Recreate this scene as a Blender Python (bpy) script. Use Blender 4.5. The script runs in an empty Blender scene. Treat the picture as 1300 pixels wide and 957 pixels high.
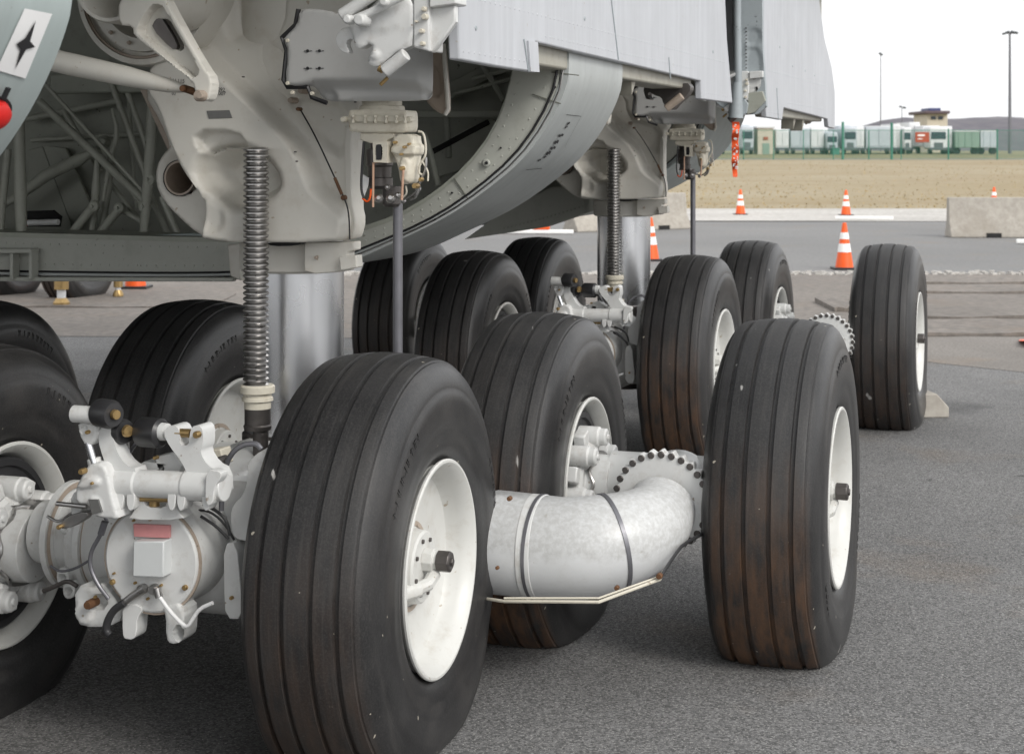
import bpy, bmesh, math, random
import numpy as np
from mathutils import Vector, Matrix
from mathutils.geometry import delaunay_2d_cdt
random.seed(7)
SC = bpy.context.scene
COL = SC.collection
R = math.radians

# ------------------------------------------------------------------ camera
FPX, XV, YH, EYE = 2100.0, 1350.0, 190.0, 1.85      # focal length in photo pixels, fore-aft vanishing column, horizon row, eye height
YAW = math.atan((XV - 650) / FPX)
CA, SA = math.cos(YAW), math.sin(YAW)
cam_d = bpy.data.cameras.new('camera')
cam = bpy.data.objects.new('camera', cam_d); COL.objects.link(cam)
cam.location = (0, 0, EYE); cam.rotation_euler = (R(90), 0, YAW)
cam_d.sensor_width = 36; cam_d.lens = 36 * FPX / 1300
cam_d.shift_y = -(478.5 - YH) / 1300
cam_d.clip_start = 0.1; cam_d.clip_end = 6000
cam_d.dof.use_dof = True; cam_d.dof.focus_distance = 5.4; cam_d.dof.aperture_fstop = 8.5
SC.camera = cam

# ------------------------------------------------------------------ light
SUN_EL, SUN_AZ = R(36), R(122)                       # azimuth clockwise from +Y
w = bpy.data.worlds.new('World'); SC.world = w; w.use_nodes = True
nt = w.node_tree; bg = nt.nodes['Background']
sky = nt.nodes.new('ShaderNodeTexSky'); sky.sky_type = 'NISHITA'; sky.sun_disc = False
sky.sun_elevation = SUN_EL; sky.sun_rotation = SUN_AZ
sky.air_density = 1.0; sky.dust_density = 4.0; sky.ozone_density = 1.0
hs = nt.nodes.new('ShaderNodeHueSaturation'); hs.inputs['Saturation'].default_value = 0.12
nt.links.new(sky.outputs[0], hs.inputs['Color'])
cl = nt.nodes.new('ShaderNodeMix'); cl.data_type = 'RGBA'; cl.inputs[0].default_value = .82      # even cloud deck over the clear sky
cl.inputs[7].default_value = (5.0, 5.05, 5.12, 1); nt.links.new(hs.outputs[0], cl.inputs[6])
nt.links.new(cl.outputs[2], bg.inputs['Color'])
bg.inputs['Strength'].default_value = 0.15
sun_d = bpy.data.lights.new('sun', 'SUN'); sun_d.energy = 1.0; sun_d.angle = R(20); sun_d.color = (1, .96, .9)
sun = bpy.data.objects.new('sun', sun_d); COL.objects.link(sun)
dirv = Vector((math.sin(SUN_AZ) * math.cos(SUN_EL), math.cos(SUN_AZ) * math.cos(SUN_EL), math.sin(SUN_EL)))
sun.rotation_euler = dirv.to_track_quat('Z', 'Y').to_euler(); sun.location = dirv * 40
SC.view_settings.view_transform = 'Standard'; SC.view_settings.look = 'None'
SC.view_settings.exposure = 0.78; SC.view_settings.gamma = 1
SC.cycles.max_bounces = 8

# ------------------------------------------------------------------ helpers: survey
def ray(u, v):
    X, Z = (u - 650) / FPX, -(v - YH) / FPX
    return Vector((CA * X - SA, SA * X + CA, Z))
def at(u, v, y):                                    # point of the cross-section plane at station y
    r = ray(u, v); p = r * (y / r.y); p.z += EYE; return p
def atx(u, v, x):
    r = ray(u, v); p = r * (x / r.x); p.z += EYE; return p
def gz(u, v, z=0.0):
    r = ray(u, v); p = r * ((z - EYE) / r.z); p.z += EYE; return p
def cm(X, Y, z=0.0):                                # lateral, depth -> world
    return Vector((X * CA - Y * SA, X * SA + Y * CA, z))
def px(u, v, y):                                    # metres per photo pixel at that place
    r = ray(u, v); return (y / r.y) / FPX

# ------------------------------------------------------------------ helpers: materials
def nodes(m):
    m.use_nodes = True
    return m.node_tree, m.node_tree.nodes['Principled BSDF']
def mapped(nt, scale=(1, 1, 1)):
    tc = nt.nodes.new('ShaderNodeTexCoord'); mp = nt.nodes.new('ShaderNodeMapping')
    mp.inputs['Scale'].default_value = scale
    nt.links.new(tc.outputs['Object'], mp.inputs['Vector']); return mp.outputs[0]
def noise(nt, vec, scale, detail=4, rough=.55):
    n = nt.nodes.new('ShaderNodeTexNoise'); n.inputs['Scale'].default_value = scale
    n.inputs['Detail'].default_value = detail; n.inputs['Roughness'].default_value = rough
    nt.links.new(vec, n.inputs['Vector']); return n.outputs[0]
def ramp(nt, fac, stops):
    r = nt.nodes.new('ShaderNodeValToRGB'); e = r.color_ramp.elements
    while len(e) < len(stops): e.new(.5)
    for i, (p, c) in enumerate(stops):
        e[i].position = p; e[i].color = (c, c, c, 1) if not isinstance(c, tuple) else c + (1,)
    nt.links.new(fac, r.inputs[0]); return r.outputs[0]
def mix(nt, fac, a, b, mode='MIX'):
    m = nt.nodes.new('ShaderNodeMix'); m.data_type = 'RGBA'; m.blend_type = mode
    for i, val in ((0, fac), (6, a), (7, b)):
        s = m.inputs[i]
        if hasattr(val, 'is_output'): nt.links.new(val, s)
        elif i == 0: s.default_value = val
        else: s.default_value = tuple(val) + (1,)
    return m.outputs[2]
def bump(nt, bs, h, strength=.2, dist=.01):
    b = nt.nodes.new('ShaderNodeBump'); b.inputs['Strength'].default_value = strength; b.inputs['Distance'].default_value = dist
    nt.links.new(h, b.inputs['Height']); nt.links.new(b.outputs[0], bs.inputs['Normal'])
def paint(name, col, rough=.45, dirt=.3, dcol=(.16, .12, .08), scale=3, streak=None, specks=True, metal=0, grime=.5):
    m = bpy.data.materials.new(name); nt, bs = nodes(m)
    v = mapped(nt)
    a = noise(nt, v, scale, 6, .6)
    c = mix(nt, ramp(nt, a, [(.3, 0.0), (.75, 1.0)]), col, tuple(x * (1 - .22 * grime) for x in col))
    b = noise(nt, v, scale * 3.3, 8, .7)
    c = mix(nt, ramp(nt, b, [(.52, 0.0), (.85, dirt)]), c, dcol)
    if streak:
        s = noise(nt, mapped(nt, streak), 6, 5, .6)
        c = mix(nt, ramp(nt, s, [(.35, 0.0), (.75, .5)]), c, tuple(x * .72 for x in col))
        s2 = noise(nt, mapped(nt, tuple(k * .5 for k in streak)), 9, 3, .5)
        c = mix(nt, ramp(nt, s2, [(.6, 0.0), (.8, .35)]), c, tuple(min(.85, x * 1.25) for x in col))
    if specks:
        d = noise(nt, v, 38, 2, .5)
        c = mix(nt, ramp(nt, d, [(.72, 0.0), (.76, .75)]), c, dcol)
    nt.links.new(c, bs.inputs['Base Color'])
    bs.inputs['Metallic'].default_value = metal
    nt.links.new(ramp(nt, b, [(.3, rough - .08), (.8, rough + .15)]), bs.inputs['Roughness'])
    bump(nt, bs, noise(nt, v, 60, 4), .06, .003)
    return m
def plain(name, col, rough=.5, metal=0, vary=.25, scale=8):
    m = bpy.data.materials.new(name); nt, bs = nodes(m); v = mapped(nt)
    c = mix(nt, noise(nt, v, scale, 5), tuple(x * (1 - vary) for x in col), tuple(min(1, x * (1 + vary)) for x in col))
    nt.links.new(c, bs.inputs['Base Color']); bs.inputs['Metallic'].default_value = metal
    nt.links.new(ramp(nt, noise(nt, v, scale * 2, 4), [(.3, max(.05, rough - .1)), (.7, min(1, rough + .1))]), bs.inputs['Roughness'])
    return m
M = {}
M['white'] = paint('white_gear_paint', (.68, .685, .675), .35, .5, (.24, .18, .12), 5)
M['rimw'] = paint('wheel_paint', (.62, .62, .595), .38, .42, (.3, .24, .16), 5)
M['cast'] = paint('housing_paint', (.66, .64, .585), .45, .38, (.36, .28, .19), 2.6)
M['panel'] = paint('cover_panel_paint', (.47, .47, .46), .45, .2, (.2, .17, .13), 2.5)
M['cream'] = paint('cream_paint', (.66, .62, .52), .45, .5, (.22, .15, .09), 9)
M['tan'] = paint('stained_flange_paint', (.40, .33, .27), .5, .5, (.12, .09, .06), 6)
M['green'] = paint('primer_green_paint', (.40, .415, .36), .55, .35, (.08, .08, .06), 3)
M['web'] = paint('frame_web_paint', (.47, .48, .435), .5, .3, (.13, .12, .09), 2.5)
M['skin'] = paint('skin_paint', (.38, .435, .43), .42, .22, (.25, .25, .23), 1.6, streak=(.4, 3, .4))
M['band'] = paint('skin_band_paint', (.44, .465, .46), .38, .22, (.27, .26, .23), 1.6, streak=(.4, 3, .4))
M['skin2'] = paint('upper_skin_paint', (.42, .45, .46), .45, .2, (.2, .2, .19), 1)
M['door'] = paint('door_paint', (.52, .535, .565), .5, .14, (.4, .38, .35), 1.5, streak=(6, 3.2, .28))
M['doorin'] = paint('door_inner_paint', (.38, .365, .31), .5, .5, (.2, .15, .1), 6)
M['jamb'] = paint('door_jamb_paint', (.36, .40, .42), .5, .3, (.1, .1, .1), 6)
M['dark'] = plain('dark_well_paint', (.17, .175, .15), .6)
M['truss'] = paint('truss_paint', (.46, .47, .41), .5, .35, (.14, .13, .1), 5)
M['olive'] = paint('well_panel_paint', (.36, .37, .32), .55, .3, (.05, .05, .04), 4)
M['black'] = plain('black_gap', (.008, .008, .008), .7)
M['seal'] = plain('black_seal', (.02, .02, .022), .45)
M['hose'] = plain('black_hose', (.03, .03, .032), .4)
M['chrome'] = plain('chromed_piston', (.74, .75, .77), .3, 1, .03, .7)
M['steel'] = plain('worn_steel', (.45, .44, .43), .34, 1, .25, 20)
M['dsteel'] = plain('dark_steel', (.12, .11, .105), .42, .7, .4, 25)
M['rod'] = plain('grey_rod', (.17, .17, .185), .38, .5, .2, 12)
M['brass'] = plain('cadmium_bolt', (.42, .29, .13), .4, .8, .35, 30)
M['rust'] = plain('rusty_bolt', (.16, .08, .04), .6, .4, .5, 40)
M['copper'] = plain('copper_pipe', (.55, .35, .25), .4, .5, .2, 30)
M['pink'] = plain('faded_red_placard', (.62, .27, .27), .45, 0, .12, 40)
M['plate'] = plain('grey_nameplate', (.16, .16, .155), .45, .3, .2, 60)
M['box'] = plain('grey_white_lid', (.62, .64, .64), .4, 0, .04, 12)
M['decal'] = plain('white_decal', (.78, .78, .78), .4, 0, .03)
M['ink'] = plain('black_ink', (.012, .012, .014), .5, 0, .2)
M['red'] = plain('red_cover', (.55, .015, .012), .35, 0, .15)
M['orange'] = plain('cone_orange', (.85, .11, .012), .45, 0, .12, 6)
M['cwhite'] = plain('reflective_white', (.85, .85, .83), .35, 0, .04)
M['stream'] = plain('streamer_orange', (.88, .12, .03), .6, 0, .12, 14)
M['lamp'] = plain('grey_plastic', (.1, .11, .12), .5)

def rubber(name='tyre_rubber', rust=.3):
    m = bpy.data.materials.new(name); nt, bs = nodes(m); v = mapped(nt)
    a = noise(nt, v, 5, 6, .6)
    c = mix(nt, ramp(nt, a, [(.3, 0.0), (.7, 1.0)]), (.011, .011, .012), (.026, .0255, .026))
    sc = noise(nt, mapped(nt, (30, 1.5, 1.5)), 3, 5, .6)          # scuffs that run round the tread
    c = mix(nt, ramp(nt, sc, [(.5, 0.0), (.8, .45)]), c, (.075, .07, .066))
    tc = nt.nodes.new('ShaderNodeTexCoord'); sx = nt.nodes.new('ShaderNodeSeparateXYZ'); nt.links.new(tc.outputs['Object'], sx.inputs[0])
    low = ramp(nt, sx.outputs[2], [(.0, 1.0), (.55, 0.0)])
    mr = nt.nodes.new('ShaderNodeMapRange'); mr.inputs[1].default_value = -.62; mr.inputs[2].default_value = .30
    mr.inputs[3].default_value = 1; mr.inputs[4].default_value = 0; nt.links.new(sx.outputs[2], mr.inputs[0])
    rs = noise(nt, mapped(nt, (9, 2, 2.2)), 2.2, 6, .65)
    rm = nt.nodes.new('ShaderNodeMath'); rm.operation = 'MULTIPLY'
    nt.links.new(mr.outputs[0], rm.inputs[0]); nt.links.new(ramp(nt, rs, [(.36, 0.0), (.66, 1.0)]), rm.inputs[1])
    ab = nt.nodes.new('ShaderNodeMath'); ab.operation = 'ABSOLUTE'; nt.links.new(sx.outputs[0], ab.inputs[0])
    on = ramp(nt, ab.outputs[0], [(.15, 1.0), (.185, 0.0)])       # mud sits on the tread, not on the sidewall
    rm2 = nt.nodes.new('ShaderNodeMath'); rm2.operation = 'MULTIPLY'
    nt.links.new(rm.outputs[0], rm2.inputs[0]); nt.links.new(on, rm2.inputs[1])
    rk = nt.nodes.new('ShaderNodeMath'); rk.operation = 'MULTIPLY'; rk.inputs[1].default_value = rust; nt.links.new(rm2.outputs[0], rk.inputs[0])
    gr = noise(nt, v, 170, 3, .7); c = mix(nt, ramp(nt, gr, [(.46, .0), (.70, .5)]), c, (.062, .060, .058))
    c = mix(nt, rk.outputs[0], c, (.17, .085, .04))
    sp = noise(nt, v, 42, 1, .4)
    c = mix(nt, ramp(nt, sp, [(.79, 0.0), (.81, .8)]), c, (.5, .46, .38))
    oi = nt.nodes.new('ShaderNodeObjectInfo'); av = nt.nodes.new('ShaderNodeVectorMath'); av.operation = 'MULTIPLY_ADD'
    av.inputs[1].default_value = (1, .8, .35); nt.links.new(v, av.inputs[0]); mv = nt.nodes.new('ShaderNodeVectorMath'); mv.operation = 'SCALE'
    mv.inputs[0].default_value = (31, 17, 23); nt.links.new(oi.outputs['Random'], mv.inputs['Scale']); nt.links.new(mv.outputs[0], av.inputs[2])
    sp2 = noise(nt, av.outputs[0], 13, 2, .5)
    c = mix(nt, ramp(nt, sp2, [(.755, 0.0), (.775, .75)]), c, (.52, .51, .49))
    du = noise(nt, av.outputs[0], 3.5, 6, .7)
    c = mix(nt, ramp(nt, du, [(.5, 0.0), (.72, .25)]), c, (.065, .06, .056))
    nt.links.new(c, bs.inputs['Base Color'])
    ro = nt.nodes.new('ShaderNodeMix'); ro.data_type = 'FLOAT'; nt.links.new(on, ro.inputs[0]); ro.inputs[2].default_value = .36
    nt.links.new(ramp(nt, a, [(.3, .48), (.75, .66)]), ro.inputs[3]); nt.links.new(ro.outputs[0], bs.inputs['Roughness'])
    bump(nt, bs, noise(nt, v, 90, 5, .7), .15, .004)
    return m
def arm_paint():
    m = paint('worn_arm_paint', (.64, .65, .655), .35, .2, (.3, .26, .2), 4); nt = m.node_tree; bs = nt.nodes['Principled BSDF']
    old = bs.inputs['Base Color'].links[0].from_socket; v = mapped(nt)
    sx = nt.nodes.new('ShaderNodeSeparateXYZ'); nt.links.new(v, sx.inputs[0])
    n1 = noise(nt, v, 14, 6, .75); ad = nt.nodes.new('ShaderNodeMath'); ad.operation = 'MULTIPLY_ADD'; ad.inputs[1].default_value = .12
    nt.links.new(n1, ad.inputs[0]); nt.links.new(sx.outputs[2], ad.inputs[2])
    band = ramp(nt, ad.outputs[0], [(.545, 0.0), (.575, 1.0)])
    g = ramp(nt, noise(nt, v, 55, 5, .7), [(.35, .15), (.6, .75)])
    mu = nt.nodes.new('ShaderNodeMath'); mu.operation = 'MULTIPLY'; nt.links.new(band, mu.inputs[0]); nt.links.new(g, mu.inputs[1])
    nt.links.new(mix(nt, mu.outputs[0], old, (.42, .42, .41)), bs.inputs['Base Color']); return m
M['arm'] = arm_paint()
M['rubber'] = rubber()
M['rusty'] = rubber('rust_stained_rubber', 1.0)
def ground_mat(name, c1, c2, fine=120, big=.5, stain=None, rough=.9, b=.4, contrast=.5):
    m = bpy.data.materials.new(name); nt, bs = nodes(m); v = mapped(nt)
    f = noise(nt, v, fine, 3, .7)
    c = mix(nt, ramp(nt, f, [(.5 - contrast * .3, 0.0), (.5 + contrast * .3, 1.0)]), c1, c2)
    g = noise(nt, v, big, 6, .6)
    c = mix(nt, ramp(nt, g, [(.35, 0.0), (.7, .45)]), c, tuple(x * .6 for x in c1))
    if stain:
        s = noise(nt, v, .9, 5, .65)
        c = mix(nt, ramp(nt, s, [(.55, 0.0), (.75, .5)]), c, stain)
    nt.links.new(c, bs.inputs['Base Color']); bs.inputs['Roughness'].default_value = rough
    bump(nt, bs, f, b, .01)
    return m
def asphalt():
    m = ground_mat('asphalt', (.09, .09, .091), (.25, .247, .244), 85, .6, (.17, .125, .085), .85, .7, .8)
    nt = m.node_tree; bs = nt.nodes['Principled BSDF']; v = mapped(nt)
    vo = nt.nodes.new('ShaderNodeTexVoronoi'); vo.inputs['Scale'].default_value = 105; nt.links.new(v, vo.inputs['Vector'])
    old = bs.inputs['Base Color'].links[0].from_socket
    bw = nt.nodes.new('ShaderNodeRGBToBW'); nt.links.new(vo.outputs['Color'], bw.inputs[0])
    st = mix(nt, .55, old, ramp(nt, bw.outputs[0], [(.2, .12), (.8, .80)]), 'OVERLAY')
    sp = noise(nt, v, 120, 1, .4)
    st = mix(nt, ramp(nt, sp, [(.62, 0.0), (.70, .85)]), st, (.40, .39, .37))
    oil = noise(nt, v, .55, 4, .5)
    st = mix(nt, ramp(nt, oil, [(.62, 0.0), (.70, .6)]), st, (.03, .03, .031))
    dr = noise(nt, v, 3.2, 4, .6); st = mix(nt, ramp(nt, dr, [(.70, 0.0), (.735, .75)]), st, (.02, .019, .018))
    dis = nt.nodes.new('ShaderNodeVectorMath'); dis.operation = 'ADD'; nt.links.new(v, dis.inputs[0])
    nz = nt.nodes.new('ShaderNodeTexNoise'); nz.inputs['Scale'].default_value = 1.4; nz.inputs['Detail'].default_value = 6; nt.links.new(v, nz.inputs['Vector']); nt.links.new(nz.outputs['Color'], dis.inputs[1])
    cr = nt.nodes.new('ShaderNodeTexVoronoi'); cr.feature = 'DISTANCE_TO_EDGE'; cr.inputs['Scale'].default_value = .33; nt.links.new(dis.outputs[0], cr.inputs['Vector'])
    st = mix(nt, ramp(nt, cr.outputs['Distance'], [(.0, .22), (.003, 0.0)]), st, (.025, .024, .023))
    nt.links.new(st, bs.inputs['Base Color'])
    return m
M['asphalt'] = asphalt()
M['taxi'] = ground_mat('taxiway_concrete', (.17, .17, .17), (.24, .235, .23), 14, .12, (.21, .17, .13), .85, .1)
M['mat'] = ground_mat('weathered_mat', (.15, .135, .12), (.25, .22, .195), 9, .35, (.2, .15, .11), .8, .2)
M['sunlitpave'] = ground_mat('sunlit_brown_pavement', (.15, .135, .12), (.27, .25, .23), 40, .5, (.25, .18, .12), .85, .4)  # brown tint, with sunlight painted in as a lighter tone
M['gravel'] = ground_mat('pale_gravel', (.40, .38, .35), (.62, .60, .57), 6, .3, None, .9, .5)
def grass():
    m = bpy.data.materials.new('dry_grass'); nt, bs = nodes(m)
    tc = nt.nodes.new('ShaderNodeTexCoord')
    def vec(scale):
        mp = nt.nodes.new('ShaderNodeMapping'); mp.vector_type = 'TEXTURE'; mp.inputs['Rotation'].default_value = (0, 0, YAW); mp.inputs['Scale'].default_value = scale
        nt.links.new(tc.outputs['Object'], mp.inputs['Vector']); return mp.outputs[0]
    a = noise(nt, vec((14, 4.5, 1)), 1, 6, .65); b = noise(nt, vec((40, 9, 1)), 1, 4, .6); f = noise(nt, vec((.5, .5, .5)), 1, 4, .7)
    c = mix(nt, ramp(nt, a, [(.35, 0.0), (.65, 1.0)]), (.29, .225, .13), (.36, .31, .215))
    c = mix(nt, ramp(nt, b, [(.45, 0.0), (.65, .7)]), c, (.30, .24, .14))
    c = mix(nt, ramp(nt, f, [(.35, .35), (.6, 0.0)]), c, (.20, .16, .09))
    nt.links.new(c, bs.inputs['Base Color']); bs.inputs['Roughness'].default_value = .95
    bump(nt, bs, f, .4, .05); return m
M['grass'] = grass()
M['blade'] = plain('dry_blades', (.36, .28, .15), .8, 0, .4, .3)
M['far'] = ground_mat('far_field', (.2, .18, .09), (.28, .25, .14), .2, .01, None, .95, .1)
M['hill'] = ground_mat('wooded_hill', (.12, .115, .135), (.17, .16, .17), .05, .01, None, 1, .3)
M['conc'] = ground_mat('barrier_concrete', (.36, .33, .29), (.46, .43, .38), 9, .9, (.28, .24, .19), .9, .15)
M['fence'] = plain('green_fence', (.05, .20, .145), .6)
M['truckw'] = paint('truck_white', (.72, .73, .74), .4, .15, (.4, .38, .35), 1, specks=False)
M['truckg'] = paint('truck_grey', (.50, .54, .58), .4, .2, (.2, .2, .2), 1, specks=False)
M['truckgr'] = paint('truck_green', (.24, .33, .27), .5, .2, (.2, .2, .15), 1, specks=False)
M['beige'] = paint('kiosk_beige', (.58, .52, .42), .6, .2, (.3, .24, .16), 1, specks=False)
M['glass'] = plain('dark_glass', (.03, .045, .06), .1)
M['sign'] = plain('sign_red', (.33, .07, .03), .5)
M['roofd'] = plain('dark_roof', (.10, .07, .08), .6)
M['blue'] = plain('blue_box', (.05, .06, .16), .5)
M['pole'] = plain('pole_grey', (.16, .16, .175), .5, .3)

# ------------------------------------------------------------------ helpers: meshes
class MB:
    def __init__(s): s.v = []; s.f = []; s.m = []
    def add(s, vs, fs, m=0):
        b = len(s.v); s.v += [tuple(p) for p in vs]; s.f += [tuple(i + b for i in f) for f in fs]; s.m += [m] * len(fs); return s
    def box(s, c, d, rot=None, m=0):
        c = Vector(c); vs = []
        for x in (-.5, .5):
            for y in (-.5, .5):
                for z in (-.5, .5):
                    p = Vector((x * d[0], y * d[1], z * d[2]))
                    if rot is not None: p = rot @ p
                    vs.append(c + p)
        return s.add(vs, [(0, 1, 3, 2), (4, 6, 7, 5), (0, 4, 5, 1), (2, 3, 7, 6), (0, 2, 6, 4), (1, 5, 7, 3)], m)
    def prism(s, pts, off, m=0):
        n = len(pts); off = Vector(off); vs = [Vector(p) for p in pts] + [Vector(p) + off for p in pts]
        return s.add(vs, [tuple(range(n))[::-1], tuple(range(n, 2 * n))] + [(i, (i + 1) % n, n + (i + 1) % n, n + i) for i in range(n)], m)
    def lathe(s, prof, org, axis, n=32, m=0, cap=True):
        a = Vector(axis).normalized(); t = Vector((0, 0, 1)) if abs(a.z) < .9 else Vector((1, 0, 0))
        e1 = a.cross(t).normalized(); e2 = a.cross(e1); org = Vector(org); vs = []
        for (h, r) in prof:
            for k in range(n):
                g = 2 * math.pi * k / n
                vs.append(org + a * h + e1 * (r * math.cos(g)) + e2 * (r * math.sin(g)))
        fs = []
        for i in range(len(prof) - 1):
            for k in range(n):
                k2 = (k + 1) % n
                fs.append((i * n + k, i * n + k2, (i + 1) * n + k2, (i + 1) * n + k))
        if cap:
            fs.append(tuple(range(n))[::-1]); b = (len(prof) - 1) * n; fs.append(tuple(range(b, b + n)))
        return s.add(vs, fs, m)
    def tube(s, pts, r, n=12, m=0, smooth=0):
        pts = [Vector(p) for p in pts]; rs = list(r) if isinstance(r, (list, tuple)) else [r] * len(pts)
        for _ in range(smooth):
            q, qr = [pts[0]], [rs[0]]
            for i in range(len(pts) - 1):
                q += [pts[i].lerp(pts[i + 1], .25), pts[i].lerp(pts[i + 1], .75)]; qr += [rs[i] * .75 + rs[i + 1] * .25, rs[i] * .25 + rs[i + 1] * .75]
            pts, rs = q + [pts[-1]], qr + [rs[-1]]
        vs = []; nrm = None
        for i, p in enumerate(pts):
            t = (pts[min(i + 1, len(pts) - 1)] - pts[max(i - 1, 0)]).normalized()
            if nrm is None:
                nrm = t.cross(Vector((0, 0, 1)) if abs(t.z) < .9 else Vector((1, 0, 0))).normalized()
            nrm = (nrm - t * nrm.dot(t)).normalized(); bn = t.cross(nrm)
            for k in range(n):
                g = 2 * math.pi * k / n
                vs.append(p + (nrm * math.cos(g) + bn * math.sin(g)) * rs[i])
        fs = [(i * n + k, i * n + (k + 1) % n, (i + 1) * n + (k + 1) % n, (i + 1) * n + k) for i in range(len(pts) - 1) for k in range(n)]
        b = (len(pts) - 1) * n
        fs += [tuple(range(n))[::-1], tuple(range(b, b + n))]
        return s.add(vs, fs, m)
    def cyl(s, a, b, r, n=20, m=0): return s.tube([a, b], r, n, m)
    def islands(s):
        par = list(range(len(s.v)))
        def find(a):
            while par[a] != a: par[a] = par[par[a]]; a = par[a]
            return a
        for f in s.f:
            r = find(f[0])
            for i in f[1:]:
                q = find(i)
                if q != r: par[q] = r
        out = {}
        for f, mi in zip(s.f, s.m):
            r = find(f[0]); g = out.setdefault(r, (MB(), {}))
            m, ix = g; ff = []
            for i in f:
                if i not in ix: ix[i] = len(m.v); m.v.append(s.v[i])
                ff.append(ix[i])
            m.f.append(tuple(ff)); m.m.append(mi)
        return [g[0] for g in out.values()]
    def split(s, name, mats, parent=None, bevel=0, angle=35, loc=None, **props):
        return [m.build(name, mats, parent, bevel, angle, loc, **props) for m in s.islands()]
    def build(s, name, mats, parent=None, bevel=0, angle=35, loc=None, **props):
        me = bpy.data.meshes.new(name); me.from_pydata(s.v, [], s.f)
        if not isinstance(mats, (list, tuple)): mats = [mats]
        for mm in mats: me.materials.append(M[mm] if isinstance(mm, str) else mm)
        me.polygons.foreach_set('material_index', s.m)
        bm = bmesh.new(); bm.from_mesh(me); bmesh.ops.recalc_face_normals(bm, faces=bm.faces); bm.to_mesh(me); bm.free()
        me.polygons.foreach_set('use_smooth', [True] * len(me.polygons)); me.set_sharp_from_angle(angle=R(angle))
        return link(name, me, parent, bevel, loc, **props)
def link(name, me, parent=None, bevel=0, loc=None, **props):
    o = bpy.data.objects.new(name, me); COL.objects.link(o)
    if parent is not None:
        o.parent = parent
        if loc is None and parent.get('_o') is not None: o.location = -Vector(parent['_o'])
    if loc is not None: o.location = loc
    if bevel:
        b = o.modifiers.new('bevel', 'BEVEL'); b.width = bevel; b.segments = 2; b.limit_method = 'ANGLE'; b.angle_limit = R(40)
    for k, val in props.items(): o[k] = val
    return o
def thing(name, label, cat, loc, group=None):
    o = bpy.data.objects.new(name, None); COL.objects.link(o); o.location = loc; o['_o'] = tuple(loc)
    o.empty_display_size = .2; o['label'] = label; o['category'] = cat
    if group: o['group'] = group
    return o
def tag(o, label, cat, group=None):
    o['label'] = label; o['category'] = cat
    if group: o['group'] = group
    return o

def chaikin(p, n):
    p = [tuple(q) for q in p]
    for _ in range(n):
        q = []
        for i in range(len(p)):
            a, b = p[i], p[(i + 1) % len(p)]
            q += [(a[0] * .75 + b[0] * .25, a[1] * .75 + b[1] * .25), (a[0] * .25 + b[0] * .75, a[1] * .25 + b[1] * .75)]
        p = q
    return p
def resample(p, step):
    out = []
    for i in range(len(p)):
        a, b = np.array(p[i], float), np.array(p[(i + 1) % len(p)], float)
        n = max(1, int(round(np.linalg.norm(b - a) / step)))
        for k in range(n): out.append(a + (b - a) * k / n)
    return np.array(out)
def sdf(P, poly):
    poly = np.array(poly, float); A = poly; B = np.roll(poly, -1, 0); d = np.full(len(P), 1e9); ins = np.zeros(len(P), bool)
    for a, b in zip(A, B):
        e = b - a; wv = P - a; t = np.clip((wv @ e) / max(e @ e, 1e-9), 0, 1)
        d = np.minimum(d, np.linalg.norm(wv - t[:, None] * e, axis=1))
        c = ((a[1] <= P[:, 1]) & (b[1] > P[:, 1])) | ((b[1] <= P[:, 1]) & (a[1] > P[:, 1]))
        if c.any():
            xx = a[0] + (P[:, 1] - a[1]) / (b[1] - a[1] if b[1] != a[1] else 1e-9) * (b[0] - a[0])
            ins ^= c & (P[:, 0] < xx)
    return np.where(ins, -d, d)
def relief(name, outline, y0, depth, mat, parent, bumps=(), step=4, rnd=1, edge=0, angle=50, bevel=0, **props):
    """a casting or plate facing forward: outline in the cross-section plane y0, bosses and pockets modelled into its face"""
    ol = chaikin(outline, rnd) if rnd else outline
    B = resample(ol, step); n = len(B); xs, ys = B.min(0), B.max(0)
    gx, gy = np.meshgrid(np.arange(xs[0], ys[0], step), np.arange(xs[1], ys[1], step * .87))
    gx = gx + (np.arange(gx.shape[0]) % 2)[:, None] * step * .5
    G = np.c_[gx.ravel(), gy.ravel()]; G = G[sdf(G, B) < -step * .55]
    if not bumps: G = G[:0]
    P = np.r_[B, G]
    vs, es, fs, *_ = delaunay_2d_cdt([Vector(p) for p in P], [(i, (i + 1) % n) for i in range(n)], [], 1, 1e-4)
    Q = np.array([(p[0], p[1]) for p in vs]); h = np.zeros(len(Q))
    for poly, hh, bl in bumps:
        d = sdf(Q, chaikin(poly, 1)); t = np.clip(.5 - d / bl, 0, 1); h += hh * t * t * (3 - 2 * t)
    if edge:                                            # rounded-over edge
        d = -sdf(Q, B); t = np.clip(1 - d / edge, 0, 1); h -= px(*P[0], y0) * edge * (1 - np.sqrt(1 - t * t * .98))
    m = MB(); front = []
    for q, hh in zip(Q, h):
        p = at(q[0], q[1], y0); p.y -= hh; front.append(p)
    m.add(front, fs)
    ed = {}
    for f in fs:
        for i in range(len(f)):
            e = (f[i], f[(i + 1) % len(f)]); k = tuple(sorted(e)); ed[k] = None if k in ed else e
    be = [e for e in ed.values() if e]
    idx = {}; back = []
    b0 = len(m.v)
    for a, b in be:
        for q in (a, b):
            if q not in idx:
                idx[q] = b0 + len(back); p = front[q].copy(); p.y = y0 + depth; back.append(p)
    m.v += [tuple(p) for p in back]
    for a, b in be: m.f.append((b, a, idx[a], idx[b])); m.m.append(0)
    return m.build(name, mat, parent, bevel, angle, **props)
def ell(u, v, r, n=20, ry=None): return [(u + r * math.cos(2 * math.pi * k / n), v + (ry or r) * math.sin(2 * math.pi * k / n)) for k in range(n)]
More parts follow.
